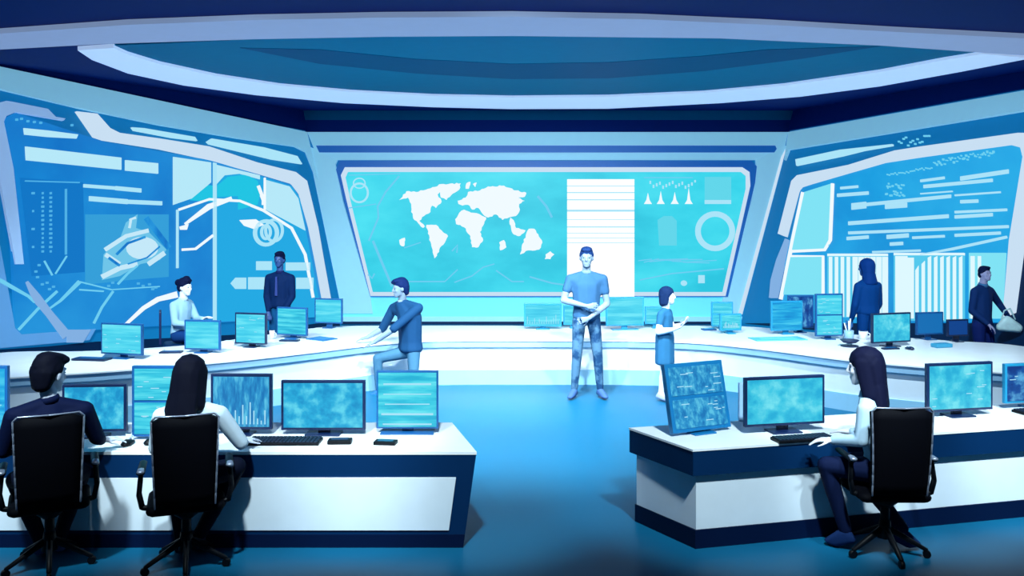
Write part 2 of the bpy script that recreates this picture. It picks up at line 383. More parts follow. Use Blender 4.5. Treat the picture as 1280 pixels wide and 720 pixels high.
# ------------------------------------------------------------------ right wall display
rw = empty('wall_display', PRW.hit(1120, 400), 0, 'right wall screen with white striped chart columns and long text lines', 'screen')
M_scr_r = screen_mat('right_picture', (18, 140, 212), (26, 158, 224), (40, 172, 230), 'map', 1.2)
wallmesh('screen', PRW, [[(1001, 235), (1060, 216), (1105, 203), (1262, 180), (1275, 184), (1279, 196), (1261, 300), (1254, 402), (975, 404), (981, 330)]], M_scr_r, .07, .05, rw)
wallmesh('bezel', PRW, [[(972, 292), (989, 226), (996, 219), (1060, 206), (1118, 188), (1150, 183), (1272, 166), (1300, 166), (1300, 190), (1279, 300), (1267, 390), (1253, 396), (1261, 300), (1278, 196), (1275, 184), (1262, 180.5), (1150, 196), (1105, 203), (1060, 216), (1002, 233), (997, 239), (982, 296)]], E_framew, .11, .05, rw)
wallmesh('bezel', PRW, [[(981, 298), (985, 300), (970, 372), (961, 372), (963, 350), (970, 325)]], E_grey, .10, .05, rw)
wallmesh('accent_strip', PRW, [[(994, 199), (1050, 187), (1115, 180), (1115, 182), (1080, 188), (1052, 195), (995, 207)]], E_pale, .09, .04, rw)
wallmesh('bezel', PRW, [stroke([(1003, 240), (990, 300), (980, 350), (975, 374)], 3.5), stroke([(1040, 229), (1037, 300), (1030, 312), (988, 314)], 3), stroke([(985, 320), (1028, 320), (1028, 368)], 2.5)], E_white, .10, .03, rw)
wallmesh('info_panel', PRW, [[(1005, 240), (1040, 229), (1036, 306), (1030, 312), (989, 312)], [(985, 321), (1027, 321), (1027, 368), (979, 368)], [(1211, 316), (1257, 316), (1252, 398), (1211, 398)]], emis('panel_aqua', (128, 226, 244)), .09, .03, rw)
wallmesh('chart_panel', PRW, [[(1034, 319), (1109, 319), (1109, 398), (1034, 396)], [(1117, 318), (1205, 316), (1205, 402), (1117, 400)]], emis('panel_sky', (84, 200, 236)), .09, .03, rw)
st = [rect(1036+k*7.4, 321, 1036+k*7.4+(4 if k < 4 else 6.4), 396) for k in range(10)] + [rect(1119, 320, 1134, 398), rect(1134, 322, 1142, 398)]
for k in range(8): st.append([(1144+k*7.8, 322+max(0, 2-k)*8), (1148+k*7.8, 320+max(0, 2-k)*6), (1148+k*7.8, 400), (1144+k*7.8, 400)])
st += [rect(1213, 320, 1218, 398), rect(1222, 320, 1226, 398), rect(1034, 317, 1109, 320), rect(1117, 316, 1205, 319)]
wallmesh('chart_bar', PRW, st, emis('bar_white', (222, 248, 255)), .098, .02, rw)
tl = [(1154,233,1240,225,4),(1200,223,1260,214,5),(1150,226,1180,222,3),(1066,257,1188,245,4),(1064,258,1082,256,8),(1106,258,1133,256,6),(1200,252,1222,251,4),(1060,279,1185,270,4.5),(1193,265,1258,262,3),(1193,271,1240,268,4),
      (1060,291,1260,283,3.4),(1058,298,1085,296,4),(1108,296,1135,294,5),(1140,297,1180,295,3),(1193,294,1250,291,3.5),(1112,305,1128,304,4),(1090,315,1150,313,2.5),(1046,244,1085,241,4),(1050,235,1072,233,3),(1193,244,1250,240,2),(1150,242,1190,239,1.5)]
wallmesh('text_line', PRW, [bar(*t) for t in tl]+[stroke([(1150, 318), (1190, 311), (1258, 296)], [1, 3, 3])], emis('text_pale', (170, 226, 248)), .10, .02, rw)
tk = []
for i in range(40):
    x = 1166+i*1.9; y = 203-i*.33+random.uniform(-3.5, 3.5); tk.append(rect(x, y, x+random.uniform(1, 2.5), y+random.uniform(1, 3)))
for i in range(26):
    x = 1106+i*.9; y = 236+random.uniform(-8, 8); tk.append(rect(x, y, x+random.uniform(1, 2.5), y+2))
for i in range(14):
    x = 1122+i*2.9; y = 178-i*.5+random.uniform(-6, 5); tk.append(rect(x, y, x+2.4, y+2))
for i in range(24):
    x = 1108+i*2.4; y = 218-i*.4+random.uniform(-1.5, 1.5); tk.append(rect(x, y, x+1.5, y+1.5))
wallmesh('readout_text', PRW, tk, emis('tick_cyan', (110, 208, 240)), .105, .02, rw)

# ------------------------------------------------------------------ curved counter
ZT = .60
def smoothpath(pts, n=6):
    out = []
    for i in range(len(pts)-1):
        p0 = pts[max(0, i-1)]; p1 = pts[i]; p2 = pts[i+1]; p3 = pts[min(len(pts)-1, i+2)]
        for k in range(n):
            t = k/n
            out.append(.5*((2*p1)+(p2-p0)*t+(2*p0-5*p1+4*p2-p3)*t*t+(3*p1-p0-3*p2+p3)*t**3))
    out.append(pts[-1]); return out
fpx = [(-140, 488), (0, 473), (150, 463), (290, 451), (390, 440), (470, 430.5), (540, 426), (670, 425.5), (800, 426), (880, 429), (960, 437), (1060, 450), (1160, 459), (1280, 468), (1420, 482)]
bpx = [(-140, 462), (0, 441), (100, 439), (170, 436), (250, 430), (330, 419), (410, 408.5), (500, 407), (670, 407), (840, 407), (930, 408), (1010, 415), (1100, 420), (1190, 426), (1280, 433), (1420, 462)]
fp = smoothpath([Pz(x, y, ZT) for x, y in fpx]); bp = smoothpath([Pz(x, y, ZT) for x, y in bpx])
def inset(path, dist):
    out = []
    for i, p in enumerate(path):
        a = path[max(0, i-1)]; b = path[min(len(path)-1, i+1)]; t = (b-a).normalized()
        nrm = Vector((-t.y, t.x, 0)); out.append(p+nrm*dist)
    return out
counter = empty('curved_counter', (0, 12.4, 0), 0, 'long white counter sweeping around the room below the wall screens', 'counter')
def slab(name, f, b, z0, z1, m, parent):
    loop = f + b[::-1]
    mb = MB(); mb.prism([Vector((p.x, p.y, z0)) for p in loop], [Vector((p.x, p.y, z1)) for p in loop])
    return mb.build(name, m, parent)
slab('worktop', fp, bp, .585, ZT, M_white, counter)
slab('edge_band', inset(fp, .015), inset(bp, -.015), .505, .585, M_edge, counter)
slab('front_panel', inset(fp, .05), inset(bp, -.05), .20, .505, M_face, counter)
slab('plinth', inset(fp, .03), inset(bp, -.07), 0, .20, M_plinth, counter)

# ------------------------------------------------------------------ foreground desks
ZL, DL = .665, 6.12
dk = empty('console_desk', (-2.2, DL+.4, 0), 0, 'left front console desk, navy with white top and long white front panel', 'desk')
xa = -6.2
fr_top = P(596, 566, DL).x; fr_bot = P(579, 688, DL).x; DBK = dz(528, ZL); xbk = P(565, 528, DBK).x
mb = MB(); loop = [(xa, DL), (fr_top, DL), (xbk, DBK), (xa, DBK)]
mb.prism([Vector((x, y, ZL-.02)) for x, y in loop], [Vector((x, y, ZL)) for x, y in loop]); mb.build('worktop', M_white, dk)
mb = MB()
zf = ZL-.02
mb.prism([Vector(p) for p in ((xa, DL+.004, 0), (fr_bot, DL+.004, 0), (xbk-.1, DBK-.02, 0), (xa, DBK-.02, 0))],
         [Vector(p) for p in ((xa, DL+.004, zf), (fr_top-.004, DL+.004, zf), (xbk-.004, DBK-.004, zf), (xa, DBK-.004, zf))])
mb.build('carcass', M_navy, dk)
mb = MB(); pts = [P(x, y, DL-.006) for x, y in ((-400, 599), (570, 597), (561, 663), (-400, 663))]
mb.prism([p+Vector((0, .02, 0)) for p in pts], pts); mb.build('front_panel', M_face, dk)
mb = MB(); pts = [Vector(p) for p in ((xa, DL-.004, .0), (fr_bot, DL-.004, .0), (fr_bot+.01, DL-.004, .09), (xa, DL-.004, .09))]
mb.prism([p+Vector((0, .02, 0)) for p in pts], pts); mb.build('plinth', mat('plinth_navy', (2, 18, 52), .45, spec=.15), dk)

ZR = .70
rc = Pz(866, 562, ZR); rl = Pz(786, 534.5, ZR); rr = Pz(1280, 533.5, ZR)
fd = (rr-rc).normalized(); rr = rc + fd*4.6; rbl = rl.copy(); rbr = rbl + fd*4.9
dr = empty('console_desk', (rc.x+1.6, rc.y+.7, 0), 0, 'right front console desk angled toward the room centre, white top, navy fascia', 'desk')
nrm = Vector((-fd.y, fd.x, 0))
ctr = (rc+rl+rr+rbr)/4
def rslab(name, k, z0, z1, m):
    def ins(p, sx, sy): return p + fd*sx*k + nrm*sy*k
    lp = [ins(rc, 1, 1), ins(rr, -1, 1), ins(rbr, -1, -1), ins(rbl, 1, -1)]
    mb = MB(); mb.prism([Vector((p.x, p.y, z0)) for p in lp], [Vector((p.x, p.y, z1)) for p in lp]); return mb.build(name, m, dr)
rslab('worktop', 0, ZR-.015, ZR, M_white)
rslab('fascia', .004, .515, ZR-.015, M_navy)
rslab('front_panel', .045, .13, .515, M_face)
rslab('plinth', .035, 0, .13, MATS['plinth_navy'])
def desk_front_y(x):   # front face depth of the right desk
    return rc.y + (x-rc.x)*fd.y/fd.x

# ------------------------------------------------------------------ monitors
S_map = screen_mat('screen_map', (24, 144, 200), (40, 172, 218), (96, 212, 236), 'map', 3.4)
S_map2 = screen_mat('screen_map_pale', (36, 172, 214), (62, 198, 226), (116, 224, 238), 'map', 3.0)
S_rows = screen_mat('screen_rows', (36, 176, 212), (60, 204, 228), (104, 228, 240), 'rows', 2.2)
S_city = screen_mat('screen_city', (26, 116, 182), (42, 146, 204), (92, 194, 228), 'city', 3.0)
S_cyan = screen_mat('screen_cyan', (56, 196, 228), (76, 212, 236), (110, 228, 244), 'rows', 1.6)
S_navy = screen_mat('screen_navy', (10, 50, 130), (20, 80, 160), (90, 170, 220), 'map', 3.4)
S_blue = screen_mat('screen_blue', (16, 140, 210), (30, 170, 226), (70, 200, 236), 'rows', 2.0)
MON = []
def monitor(label, x0, x1, yt, yb, zs, base, yaw=0., tilt=0., bez=M_bezel, scr=S_map, split=0, th=.035, group=None, stand=.32, bw=.02, back=False, graph=0):
    d = dz(base, zs); cx = P((x0+x1)/2, base, d)
    w = (x1-x0)/F*d/math.cos(yaw); ztop = H-(yt-YH)*d/F; zbot = H-(yb-YH)*d/F
    h = (ztop-zbot)/math.cos(tilt)
    e = empty('monitor', (cx.x, cx.y, zs), yaw, label, 'monitor', group)
    zb = max(zbot-zs, .012)
    R = Matrix.Rotation(-tilt, 3, 'X'); piv = Vector((0, 0, zb))
    def L(x, y, z): return piv + R @ Vector((x, y, z-zb))
    mb = MB(); mb.box(L(0, 0, zb+h/2), (w, th, h), R, .004); mb.build('housing', bez, e, True)
    n = 2 if split else 1
    for k in range(n):
        hh = (h-bw*(n+1))/n; z0 = zb+bw+(hh+bw)*k
        mb = MB(); mb.box(L(0, (-1 if not back else 1)*(th/2+.001), z0+hh/2), (w-2*bw, .006, hh), R)
        s = mb.build('screen', scr, e, True)
        if graph:
            g = MB(); yy = -(th/2+.006)
            rnd = random.Random(int(x0)*7+k)
            if graph == 1:
                for q in range(9):
                    gx = (rnd.random()-.5)*(w-.08); gz = z0+.02+rnd.random()*(hh-.05); gw = rnd.uniform(.015, .07)
                    MB().box(L(max(-w/2+.04+gw/2, min(w/2-.04-gw/2, gx)), yy, gz), (gw, .003, .006), R).build('text_row', E_pale, s, True)
            if graph == 2:
                for q in range(14):
                    gx = -w/2+.05+q*(w-.1)/13; gh = rnd.uniform(.02, hh*.45)
                    g.box(L(gx, yy, z0+.02+gh/2), (.008, .003, gh), R)
            if graph == 3:
                for q in range(5):
                    MB().box(L(0, yy, z0+.02+q*(hh-.03)/5), (w-2*bw-.03-rnd.uniform(0, .1), .003, .005+.01*rnd.random()), R).build('text_row', E_pale, s, True)
            if graph == 2: g.build('screen_graphic', E_pale, s, True)
    if not back or True:
        mb = MB(); mb.box((0, th*.5+.012, (zb+h*.25)/2+.006), (min(.09, w*.3), .022, zb+h*.25), None, .004); mb.build('stand_neck', bez, e, True)
    mb = MB(); mb.box((0, .01, .006), (w*stand*1.15, .15, .012), None, .004); mb.build('stand_foot', bez, e, True)
    MON.append(e); return e
GL = 'monitors on the left front desk'; GR = 'monitors on the right front desk'; GC = 'monitors along the curved counter'
monitor('widescreen monitor cut by the left edge of the photo, left front desk', -70, 11, 457, 547, ZL, 551, scr=S_blue, group=GL, bez=M_bezel2, graph=1)
monitor('dark framed monitor just right of the man in the navy jacket', 80, 158, 480, 539, ZL, 546, yaw=.06, scr=S_map, group=GL, graph=0)
monitor('two-tier stacked screen between the seated man and the white-shirted woman', 166, 238, 457, 545, ZL, 549, split=1, scr=S_rows, bez=M_bezel2, group=GL, graph=1)
monitor('monitor with skyline picture to the right of the white-shirted woman', 264, 341, 467, 536, ZL, 543, yaw=-.03, scr=S_city, group=GL, graph=2)
monitor('black framed monitor with cloudy map, behind the keyboard on the left desk', 352, 457, 475, 537, ZL, 543, scr=S_map, group=GL, stand=.36)
monitor('tall teal monitor nearest the right end of the left front desk', 471, 548, 463, 535, ZL, 541, yaw=0, scr=S_rows, bez=M_bezel2, group=GL, graph=3, stand=.75, bw=.014)
monitor('tilted two-tier screen at the left corner of the right front desk', 836, 916, 456, 538, ZR, 541, yaw=.42, tilt=.24, split=1, scr=S_city, bez=mat('bezel_bright_teal', (12, 110, 168), .4), group=GR, th=.05, graph=1, bw=.028)
monitor('black framed map monitor second from the left on the right front desk', 927, 1033, 470, 531, ZR, 540, yaw=.2, scr=S_map2, group=GR)
monitor('black framed monitor right of the swivel chair on the right front desk', 1153, 1244, 453, 513, ZR, 520, yaw=.2, scr=S_map2, group=GR, graph=1)
monitor('navy picture monitor cut by the right edge of the photo, right front desk', 1249, 1345, 453, 502, ZR, 509, yaw=.2, scr=S_navy, bez=M_bezel3, group=GR, graph=1)
# counter
monitor('leftmost monitor on the curved counter, turned toward the room', 124, 182, 404, 443, ZT, 448, yaw=-.25, scr=S_cyan, bez=M_bezel2, group=GC, graph=1)
monitor('counter monitor right in front of the woman in the pale blouse', 230, 277, 400, 437, ZT, 441, yaw=-.15, scr=S_cyan, bez=M_bezel2, group=GC)
monitor('dark framed counter monitor left of the standing man in the dark suit', 293, 335, 391, 430, ZT, 434, yaw=-.25, scr=S_cyan, bez=M_bezel, group=GC, graph=1)
monitor('counter monitor directly in front of the standing man in the dark suit', 345, 386, 384, 419, ZT, 423, yaw=-.3, scr=S_rows, bez=M_bezel2, group=GC)
monitor('small counter monitor beside the left corner post of the central screen', 393, 429, 373, 404, ZT, 410, yaw=-.2, scr=S_cyan, bez=M_bezel2, group=GC)
monitor('counter monitor left of the man with folded arms', 655, 702, 379, 408, ZT, 411.5, scr=S_cyan, bez=M_bezel3, group=GC, graph=2)
monitor('narrow counter monitor half hidden behind the man with folded arms', 704, 730, 381, 406, ZT, 410, scr=S_cyan, bez=M_bezel3, group=GC)
monitor('large teal counter monitor under the white data table', 757, 805, 371, 407, ZT, 412, yaw=.12, scr=S_cyan, bez=M_bezel3, group=GC, stand=.6)
monitor('low counter monitor just left of the woman in the blue dress', 806, 834, 383, 405, ZT, 410, scr=S_cyan, bez=M_bezel3, group=GC)
monitor('thin two-tier counter screen right of the woman in the blue dress', 889, 916, 377, 408, ZT, 411, scr=S_cyan, split=1, bez=M_bezel3, group=GC)
monitor('small counter monitor standing in front of the thin two-tier screen', 899, 927, 392, 413, ZT, 417, yaw=.2, scr=S_rows, bez=M_bezel3, group=GC, graph=2)
monitor('square counter monitor below the slanted right corner post', 962, 1004, 376, 413, ZT, 417.5, yaw=.2, scr=S_blue, bez=M_bezel3, group=GC)
monitor('dark monitor peeking out behind the square counter monitor', 984, 1017, 369, 410, ZT, 415.5, yaw=.1, scr=S_navy, bez=M_bezel2, group=GC)
monitor('two-tier counter screen left of the person in the dark hood', 1018, 1054, 367, 420, ZT, 424, yaw=.15, scr=S_cyan, split=1, bez=M_bezel2, group=GC, graph=1)
monitor('bright counter monitor in front of the person in the dark hood', 1086, 1141, 391, 428, ZT, 433, yaw=.28, scr=S_map2, bez=M_bezel, group=GC)
monitor('blue monitor under the striped chart, right of the bright counter monitor', 1143, 1180, 390, 418, ZT, 424.5, yaw=.2, scr=emis('standby_blue', (22, 110, 180)), bez=M_bezel2, group=GC)
monitor('dim navy monitor under the striped chart, nearest the person at far right', 1182, 1211, 399, 420, ZT, 427, yaw=.2, scr=emis('standby_navy', (14, 66, 140)), bez=M_bezel, group=GC)

# ------------------------------------------------------------------ desk objects
def keyboard(label, cpx, cpy, z, w, dep, yaw=0, group=None):
    c = Pz(cpx, cpy, z); e = empty('keyboard', c, yaw, label, 'keyboard', group)
    MB().box((0, 0, .011), (w, dep, .022), None, .005).build('body', M_black, e, True)
    k = MB(); nx = int(w/.028)
    for r in range(4):
        for i in range(nx):
            k.box((-w/2+.022+i*(w-.044)/(nx-1), -dep/2+.022+r*(dep-.044)/3, .025), (.022, (dep-.044)/3*.8, .008))
    k.build('keys', mat('key_navy', (14, 24, 48), .5), e, True); return e
def mouse(label, cpx, cpy, z, sc=1., yaw=0, m=M_black, group='computer mice'):
    c = Pz(cpx, cpy, z); e = empty('computer_mouse', c, yaw, label, 'mouse', group)
    mb = MB(); mb.hull([((0, -.025*sc, .012*sc), (.03*sc, .035*sc, .012*sc)), ((0, .03*sc, .011*sc), (.027*sc, .03*sc, .011*sc)), ((0, -.02*sc, .022*sc), (.022*sc, .03*sc, .014*sc))]); mb.build('body', m, e, True)
    MB().cone((-.004*sc, .03*sc, .024*sc), .009*sc, (.004*sc, .03*sc, .024*sc), .009*sc, 12).build('scroll_wheel', M_silver, e, True)
    return e
def cup(label, cpx, cpy, z, r, h, m, group=None):
    c = Pz(cpx, cpy, z); e = empty('mug', c, 0, label, 'mug', group)
    mb = MB(); mb.cone((0, 0, 0), r*.85, (0, 0, h), r, 20); mb.build('body', m, e, True)
    MB().cone((0, 0, h-.004), r*.85, (0, 0, h+.001), r*.85, 20).build('drink', M_navy, e, True)
    mb = MB(); pts = [Vector((r*.9+r*.7*math.sin(t), 0, h*.5+h*.28*math.cos(t))) for t in [PI*i/8 for i in range(9)]]; mb.tube(pts, r*.12); mb.build('handle', m, e, True)
    return e
def flat(name, label, cat, cpx, cpy, z, size, yaw=0, m=M_black, part=None, pm=None, group=None):
    c = Pz(cpx, cpy, z); e = empty(name, c, yaw, label, cat, group)
    MB().box((0, 0, size[2]/2), size, None, min(size)*.25).build('body', m, e, True)
    if part: MB().box((0, size[1]*.08, size[2]+.001), (size[0]*.7, size[1]*.6, .003)).build(part, pm, e, True)
    return e
keyboard('long black keyboard on the left front desk, right of the white-shirted woman', 356, 553.5, ZL, .52, .17, group='keyboards')
keyboard('black keyboard on the right front desk, below the map monitor', 1003, 550, ZR, .44, .13, .24, group='keyboards')
keyboard('black keyboard at the right edge of the photo', 1292, 516, ZR, .30, .14, .24, group='keyboards')
mouse('black mouse left of the two-tier screen on the left desk', 160, 556, ZL, 1.25)
mouse('black mouse partly behind the white-shirted woman\'s chair', 188, 554.5, ZL, 1.2)
flat('desk_remote', 'small black device right of the long keyboard, below the cloudy map monitor', 'remote', 425, 554, ZL, (.17, .09, .03), .05, M_black, 'button_pad', mat('button_navy', (30, 50, 80), .5), group='black remotes')
flat('desk_remote', 'small black device below the tall teal monitor', 'remote', 482, 555, ZL, (.16, .09, .025), -.12, M_black, 'button_pad', mat('button_teal', (30, 90, 120), .5), group='black remotes')
flat('document_stand', 'upright pale blue panel behind the left edge of the map monitor, right desk', 'stand', 930, 526, ZR, (.09, .03, .30), .2, mat('pale_blue_panel', (150, 190, 225), .4))
cup('small pale cup between the mouse and the dark framed monitor, left desk', 161, 551.2, ZL, .022, .055, M_face, 'cups')
flat('keyboard', 'dark keyboard under the leftmost curved counter monitor', 'keyboard', 115, 450, ZT, (.42, .16, .025), -.15, M_bezel, 'keys', M_bezel2, 'counter keyboards')
flat('keyboard', 'dark keyboard in front of the pale-bloused woman, on the counter', 'keyboard', 214, 441, ZT, (.26, .12, .02), .1, M_bezel, 'keys', M_bezel2, 'counter keyboards')
flat('keyboard', 'dark keyboard below the monitor of the suited man', 'keyboard', 362, 426.5, ZT, (.26, .10, .02), -.1, M_bezel, 'keys', M_bezel2, 'counter keyboards')
flat('paper_stack', 'white papers on the counter left of the pale-bloused woman', 'papers', 186, 438.5, ZT, (.36, .14, .02), .1, M_white, 'sheet', M_face)
flat('tissue_box', 'small white box between two counter monitors, left side', 'box', 287, 431, ZT, (.16, .12, .05), 0, M_white, 'slot', M_face)
flat('desk_pad', 'dark blue desk pad near the reaching man\'s hand', 'desk pad', 402, 424, ZT, (.34, .26, .012), -.6, mat('pad_blue', (40, 110, 170), .5), 'inner_pad', mat('pad_blue2', (60, 130, 185), .5))
flat('desk_pad', 'wide teal desk pad in front of the square counter monitor', 'desk pad', 972, 424, ZT, (.72, .30, .012), .15, mat('pad_teal', (90, 190, 215), .5), 'inner_pad', mat('pad_teal2', (110, 205, 225), .5))
flat('keyboard', 'teal keyboard left of the thin two-tier screen', 'keyboard', 886, 412.5, ZT, (.20, .12, .02), .2, M_bezel2, 'keys', M_bezel3, 'counter keyboards')
flat('keyboard', 'black keyboard below the bright counter monitor', 'keyboard', 1113, 436.5, ZT, (.22, .07, .02), .2, M_bezel, 'keys', M_bezel2, 'counter keyboards')
mouse('black mouse right of the bright counter monitor', 1137, 437, ZT, 1.2, .3, M_bezel)
flat('file_box', 'low teal box on the counter beyond the bright monitor', 'box', 1177, 434, ZT, (.24, .12, .05), .25, mat('box_teal', (60, 160, 200), .5), 'lid', M_bezel3)
cup('small cup on the counter left of the suited man\'s monitor', 340, 424, ZT, .035, .12, M_white, 'cups')
cup('white mug between the two-tier screen and the bright monitor on the counter', 1079, 424, ZT, .06, .11, M_white, 'cups')
# pen holder and desk lamp shapes near the hooded person
e = empty('pen_holder', Pz(1061, 424, ZT), 0, 'pale pen holder full of pens beside the two-tier counter screen', 'pen holder')
MB().cone((0, 0, 0), .06, (0, 0, .12), .065, 18).build('holder', MATS['pale_blue_panel'], e, True)
for k, (a, b) in enumerate(((-.04, .0), (-.015, .03), (.012, -.01), (.035, .02), (.0, .0))):
    MB().cone((a*.5, b*.5, .08), .009, (a*1.5, b, .22+.03*(k % 3)), .009, 8).build('pen', M_bezel2 if k % 2 else M_white, e, True)
e = empty('dish', Pz(1062, 433, ZT), 0, 'dark round pedestal dish left of the bright counter monitor', 'dish')
MB().cone((0, 0, 0), .11, (0, 0, .012), .11, 24).build('foot', M_bezel, e, True)
MB().cone((0, 0, .012), .03, (0, 0, .05), .04, 16).build('stem', M_edge, e, True)
MB().cone((0, 0, .05), .08, (0, 0, .085), .12, 24).build('bowl', M_bezel, e, True)

# ------------------------------------------------------------------ office chairs
def make_chair(label, cpx, d, yaw, zscale=1.0):
    x = (cpx-640)/F*d
    e = empty('office_chair', (x, d, 0), yaw, label, 'chair', 'black swivel chairs at the front desks')
    # seat
    mb = MB(); mb.hull([((-.19, -.16, .435), (.05, .05, .035)), ((.19, -.16, .435), (.05, .05, .035)), ((.20, .17, .435), (.045, .05, .035)), ((-.20, .17, .435), (.045, .05, .035))]); mb.build('seat', M_black2, e, True)
    # backrest: gently curved slab
    def backpts(w, t, z0, z1, n=7, m=8, rc=.04):
        b = bmesh.new(); rows = []
        for side in (0, 1):
            g = []
            for j in range(m+1):
                v = j/m; z = z0+(z1-z0)*v
                ww = w*(1 - .10*(1-v))
                row = []
                for i in range(n+1):
                    u = i/n*2-1
                    cz = z
                    if v > .9: cz = z - .03*max(0, abs(u)-.7)/.3*(1)
                    y = -.235 - .045*v - .03*math.sin(v*PI)*.5 + .03*u*u + (t/2 if side else -t/2)
                    row.append(b.verts.new((ww/2*u, y, cz)))
                g.append(row)
            rows.append(g)
        for side, g in enumerate(rows):
            for j in range(m):
                for i in range(n):
                    q = (g[j][i], g[j][i+1], g[j+1][i+1], g[j+1][i])
                    f = b.faces.new(q if side == 0 else q[::-1]); f.smooth = True
        A, B = rows
        for j in range(m):
            b.faces.new((A[j][0], A[j+1][0], B[j+1][0], B[j][0])); b.faces.new((A[j][n], B[j][n], B[j+1][n], A[j+1][n]))
        for i in range(n):
            b.faces.new((A[0][i], B[0][i], B[0][i+1], A[0][i+1])); b.faces.new((A[m][i], A[m][i+1], B[m][i+1], B[m][i]))
        return b
    mb = MB(); mb.bm.free(); mb.bm = backpts(.395, .05, .47, 1.05); mb.build('backrest', M_black2, e, True)
    # thin light piping around the backrest
    fr = []
    for t in range(0, 9): v = t/8; fr.append(Vector((-.2*(1-.10*(1-v)), -.262-.045*v-.015*math.sin(v*PI)+.03, .47+.56*v)))
    top = [Vector((-.175, -.28, 1.056)), Vector((0, -.312, 1.058)), Vector((.175, -.28, 1.056))]
    fr2 = [Vector((-p.x, p.y, p.z)) for p in fr[::-1]]
    MB().tube(fr+top+fr2, .0065).build('back_frame', M_silver, e, True)
    for s in (-1, 1):
        mb = MB(); mb.tube([Vector((s*.19, -.10, .43)), Vector((s*.262, -.11, .45)), Vector((s*.28, -.12, .54)), Vector((s*.27, -.10, .66))], .019); a = mb.build('armrest', M_black, e, True)
        mb = MB(); mb.hull([((s*.27, -.13, .675), (.028, .03, .016)), ((s*.27, .12, .675), (.026, .03, .016))]); mb.build('arm_pad', M_black, a, True)
        mb = MB(); mb.hull([((s*.27, -.15, .685), (.024, .016, .014)), ((s*.27, -.10, .692), (.02, .02, .008))]); mb.build('arm_cap', M_silver, a, True)
    MB().hull([((0, 0, .40), (.14, .12, .015)), ((0, 0, .33), (.05, .05, .015))]).build('seat_mount', M_black, e, True)
    MB().cone((0, 0, .12), .034, (0, 0, .39), .028).build('column', M_black, e, True)
    MB().cone((0, 0, .11), .05, (0, 0, .23), .036).build('hub', M_black, e, True)
    for k in range(5):
        a = -PI/2 + k*2*PI/5; c, s = math.cos(a), math.sin(a)
        mb = MB(); mb.hull([((0, 0, .185), (.024, .024, .028)), ((.255*c, .255*s, .055), (.018, .018, .014))], 1); l = mb.build('leg', M_black, e, True)
        mb = MB(); mb.cone((.262*c-.014*s, .262*s+.014*c, .026), .026, (.262*c+.014*s, .262*s-.014*c, .026), .026, 14); mb.build('caster', M_black, l, True)
    return e
DC = 5.80
make_chair('black swivel chair of the man in the navy jacket, at far left', 62, DC, .47)
make_chair('black swivel chair of the white-shirted woman, left front desk', 233, DC, .33)
make_chair('black swivel chair of the seated woman at the right front desk', 1106, 6.02, .0)

# ------------------------------------------------------------------ people
def basis(fwd, up=Vector((0, 0, 1))):
    f = Vector(fwd).normalized(); r = f.cross(up).normalized(); u = r.cross(f).normalized()
    return Matrix((r, f, u)).transposed()     # columns: right, forward, up
def add_hand(mb, wrist, direction, palm, side, curl=.5, sc=1.0):
    """palm = direction the palm faces; side=+1 thumb on the cross side"""
    f = Vector(direction).normalized(); n = Vector(palm); n = (n-f*n.dot(f)).normalized(); r = f.cross(n).normalized()*side
    w = Vector(wrist)
    k0 = w + f*.085*sc
    mb.hull([(w, .024*sc), (k0+r*.027*sc, .0135*sc), (k0-r*.027*sc, .0125*sc), (w+f*.03*sc+r*.022*sc, .015*sc)], 1)
    for i, (off, ln) in enumerate(((.034, .92), (.0115, 1.0), (-.0115, .95), (-.034, .75))):
        b = k0 + r*off*sc; fan = (f + r*off*3.2).normalized(); p = b; ang = .15
        for j, sl in enumerate((.042, .027, .021)):
            ang += curl*(.35, .6, .45)[j]
            q = p + (fan*math.cos(ang)+n*math.sin(ang))*sl*ln*sc
            mb.hull([(p, (.0098, .009, .0082)[j]*sc), (q, (.009, .0082, .0072)[j]*sc)], 1); p = q
    p = w + f*.03*sc + r*.026*sc
    for j, sl in enumerate((.04, .03, .024)):
        dd = (f*(.62+.18*j) + r*(.72-.22*j) + n*(.25+.2*curl)).normalized(); q = p+dd*sl*sc
        mb.hull([(p, (.014, .011, .0095)[j]*sc), (q, (.011, .0095, .008)[j]*sc)], 1); p = q
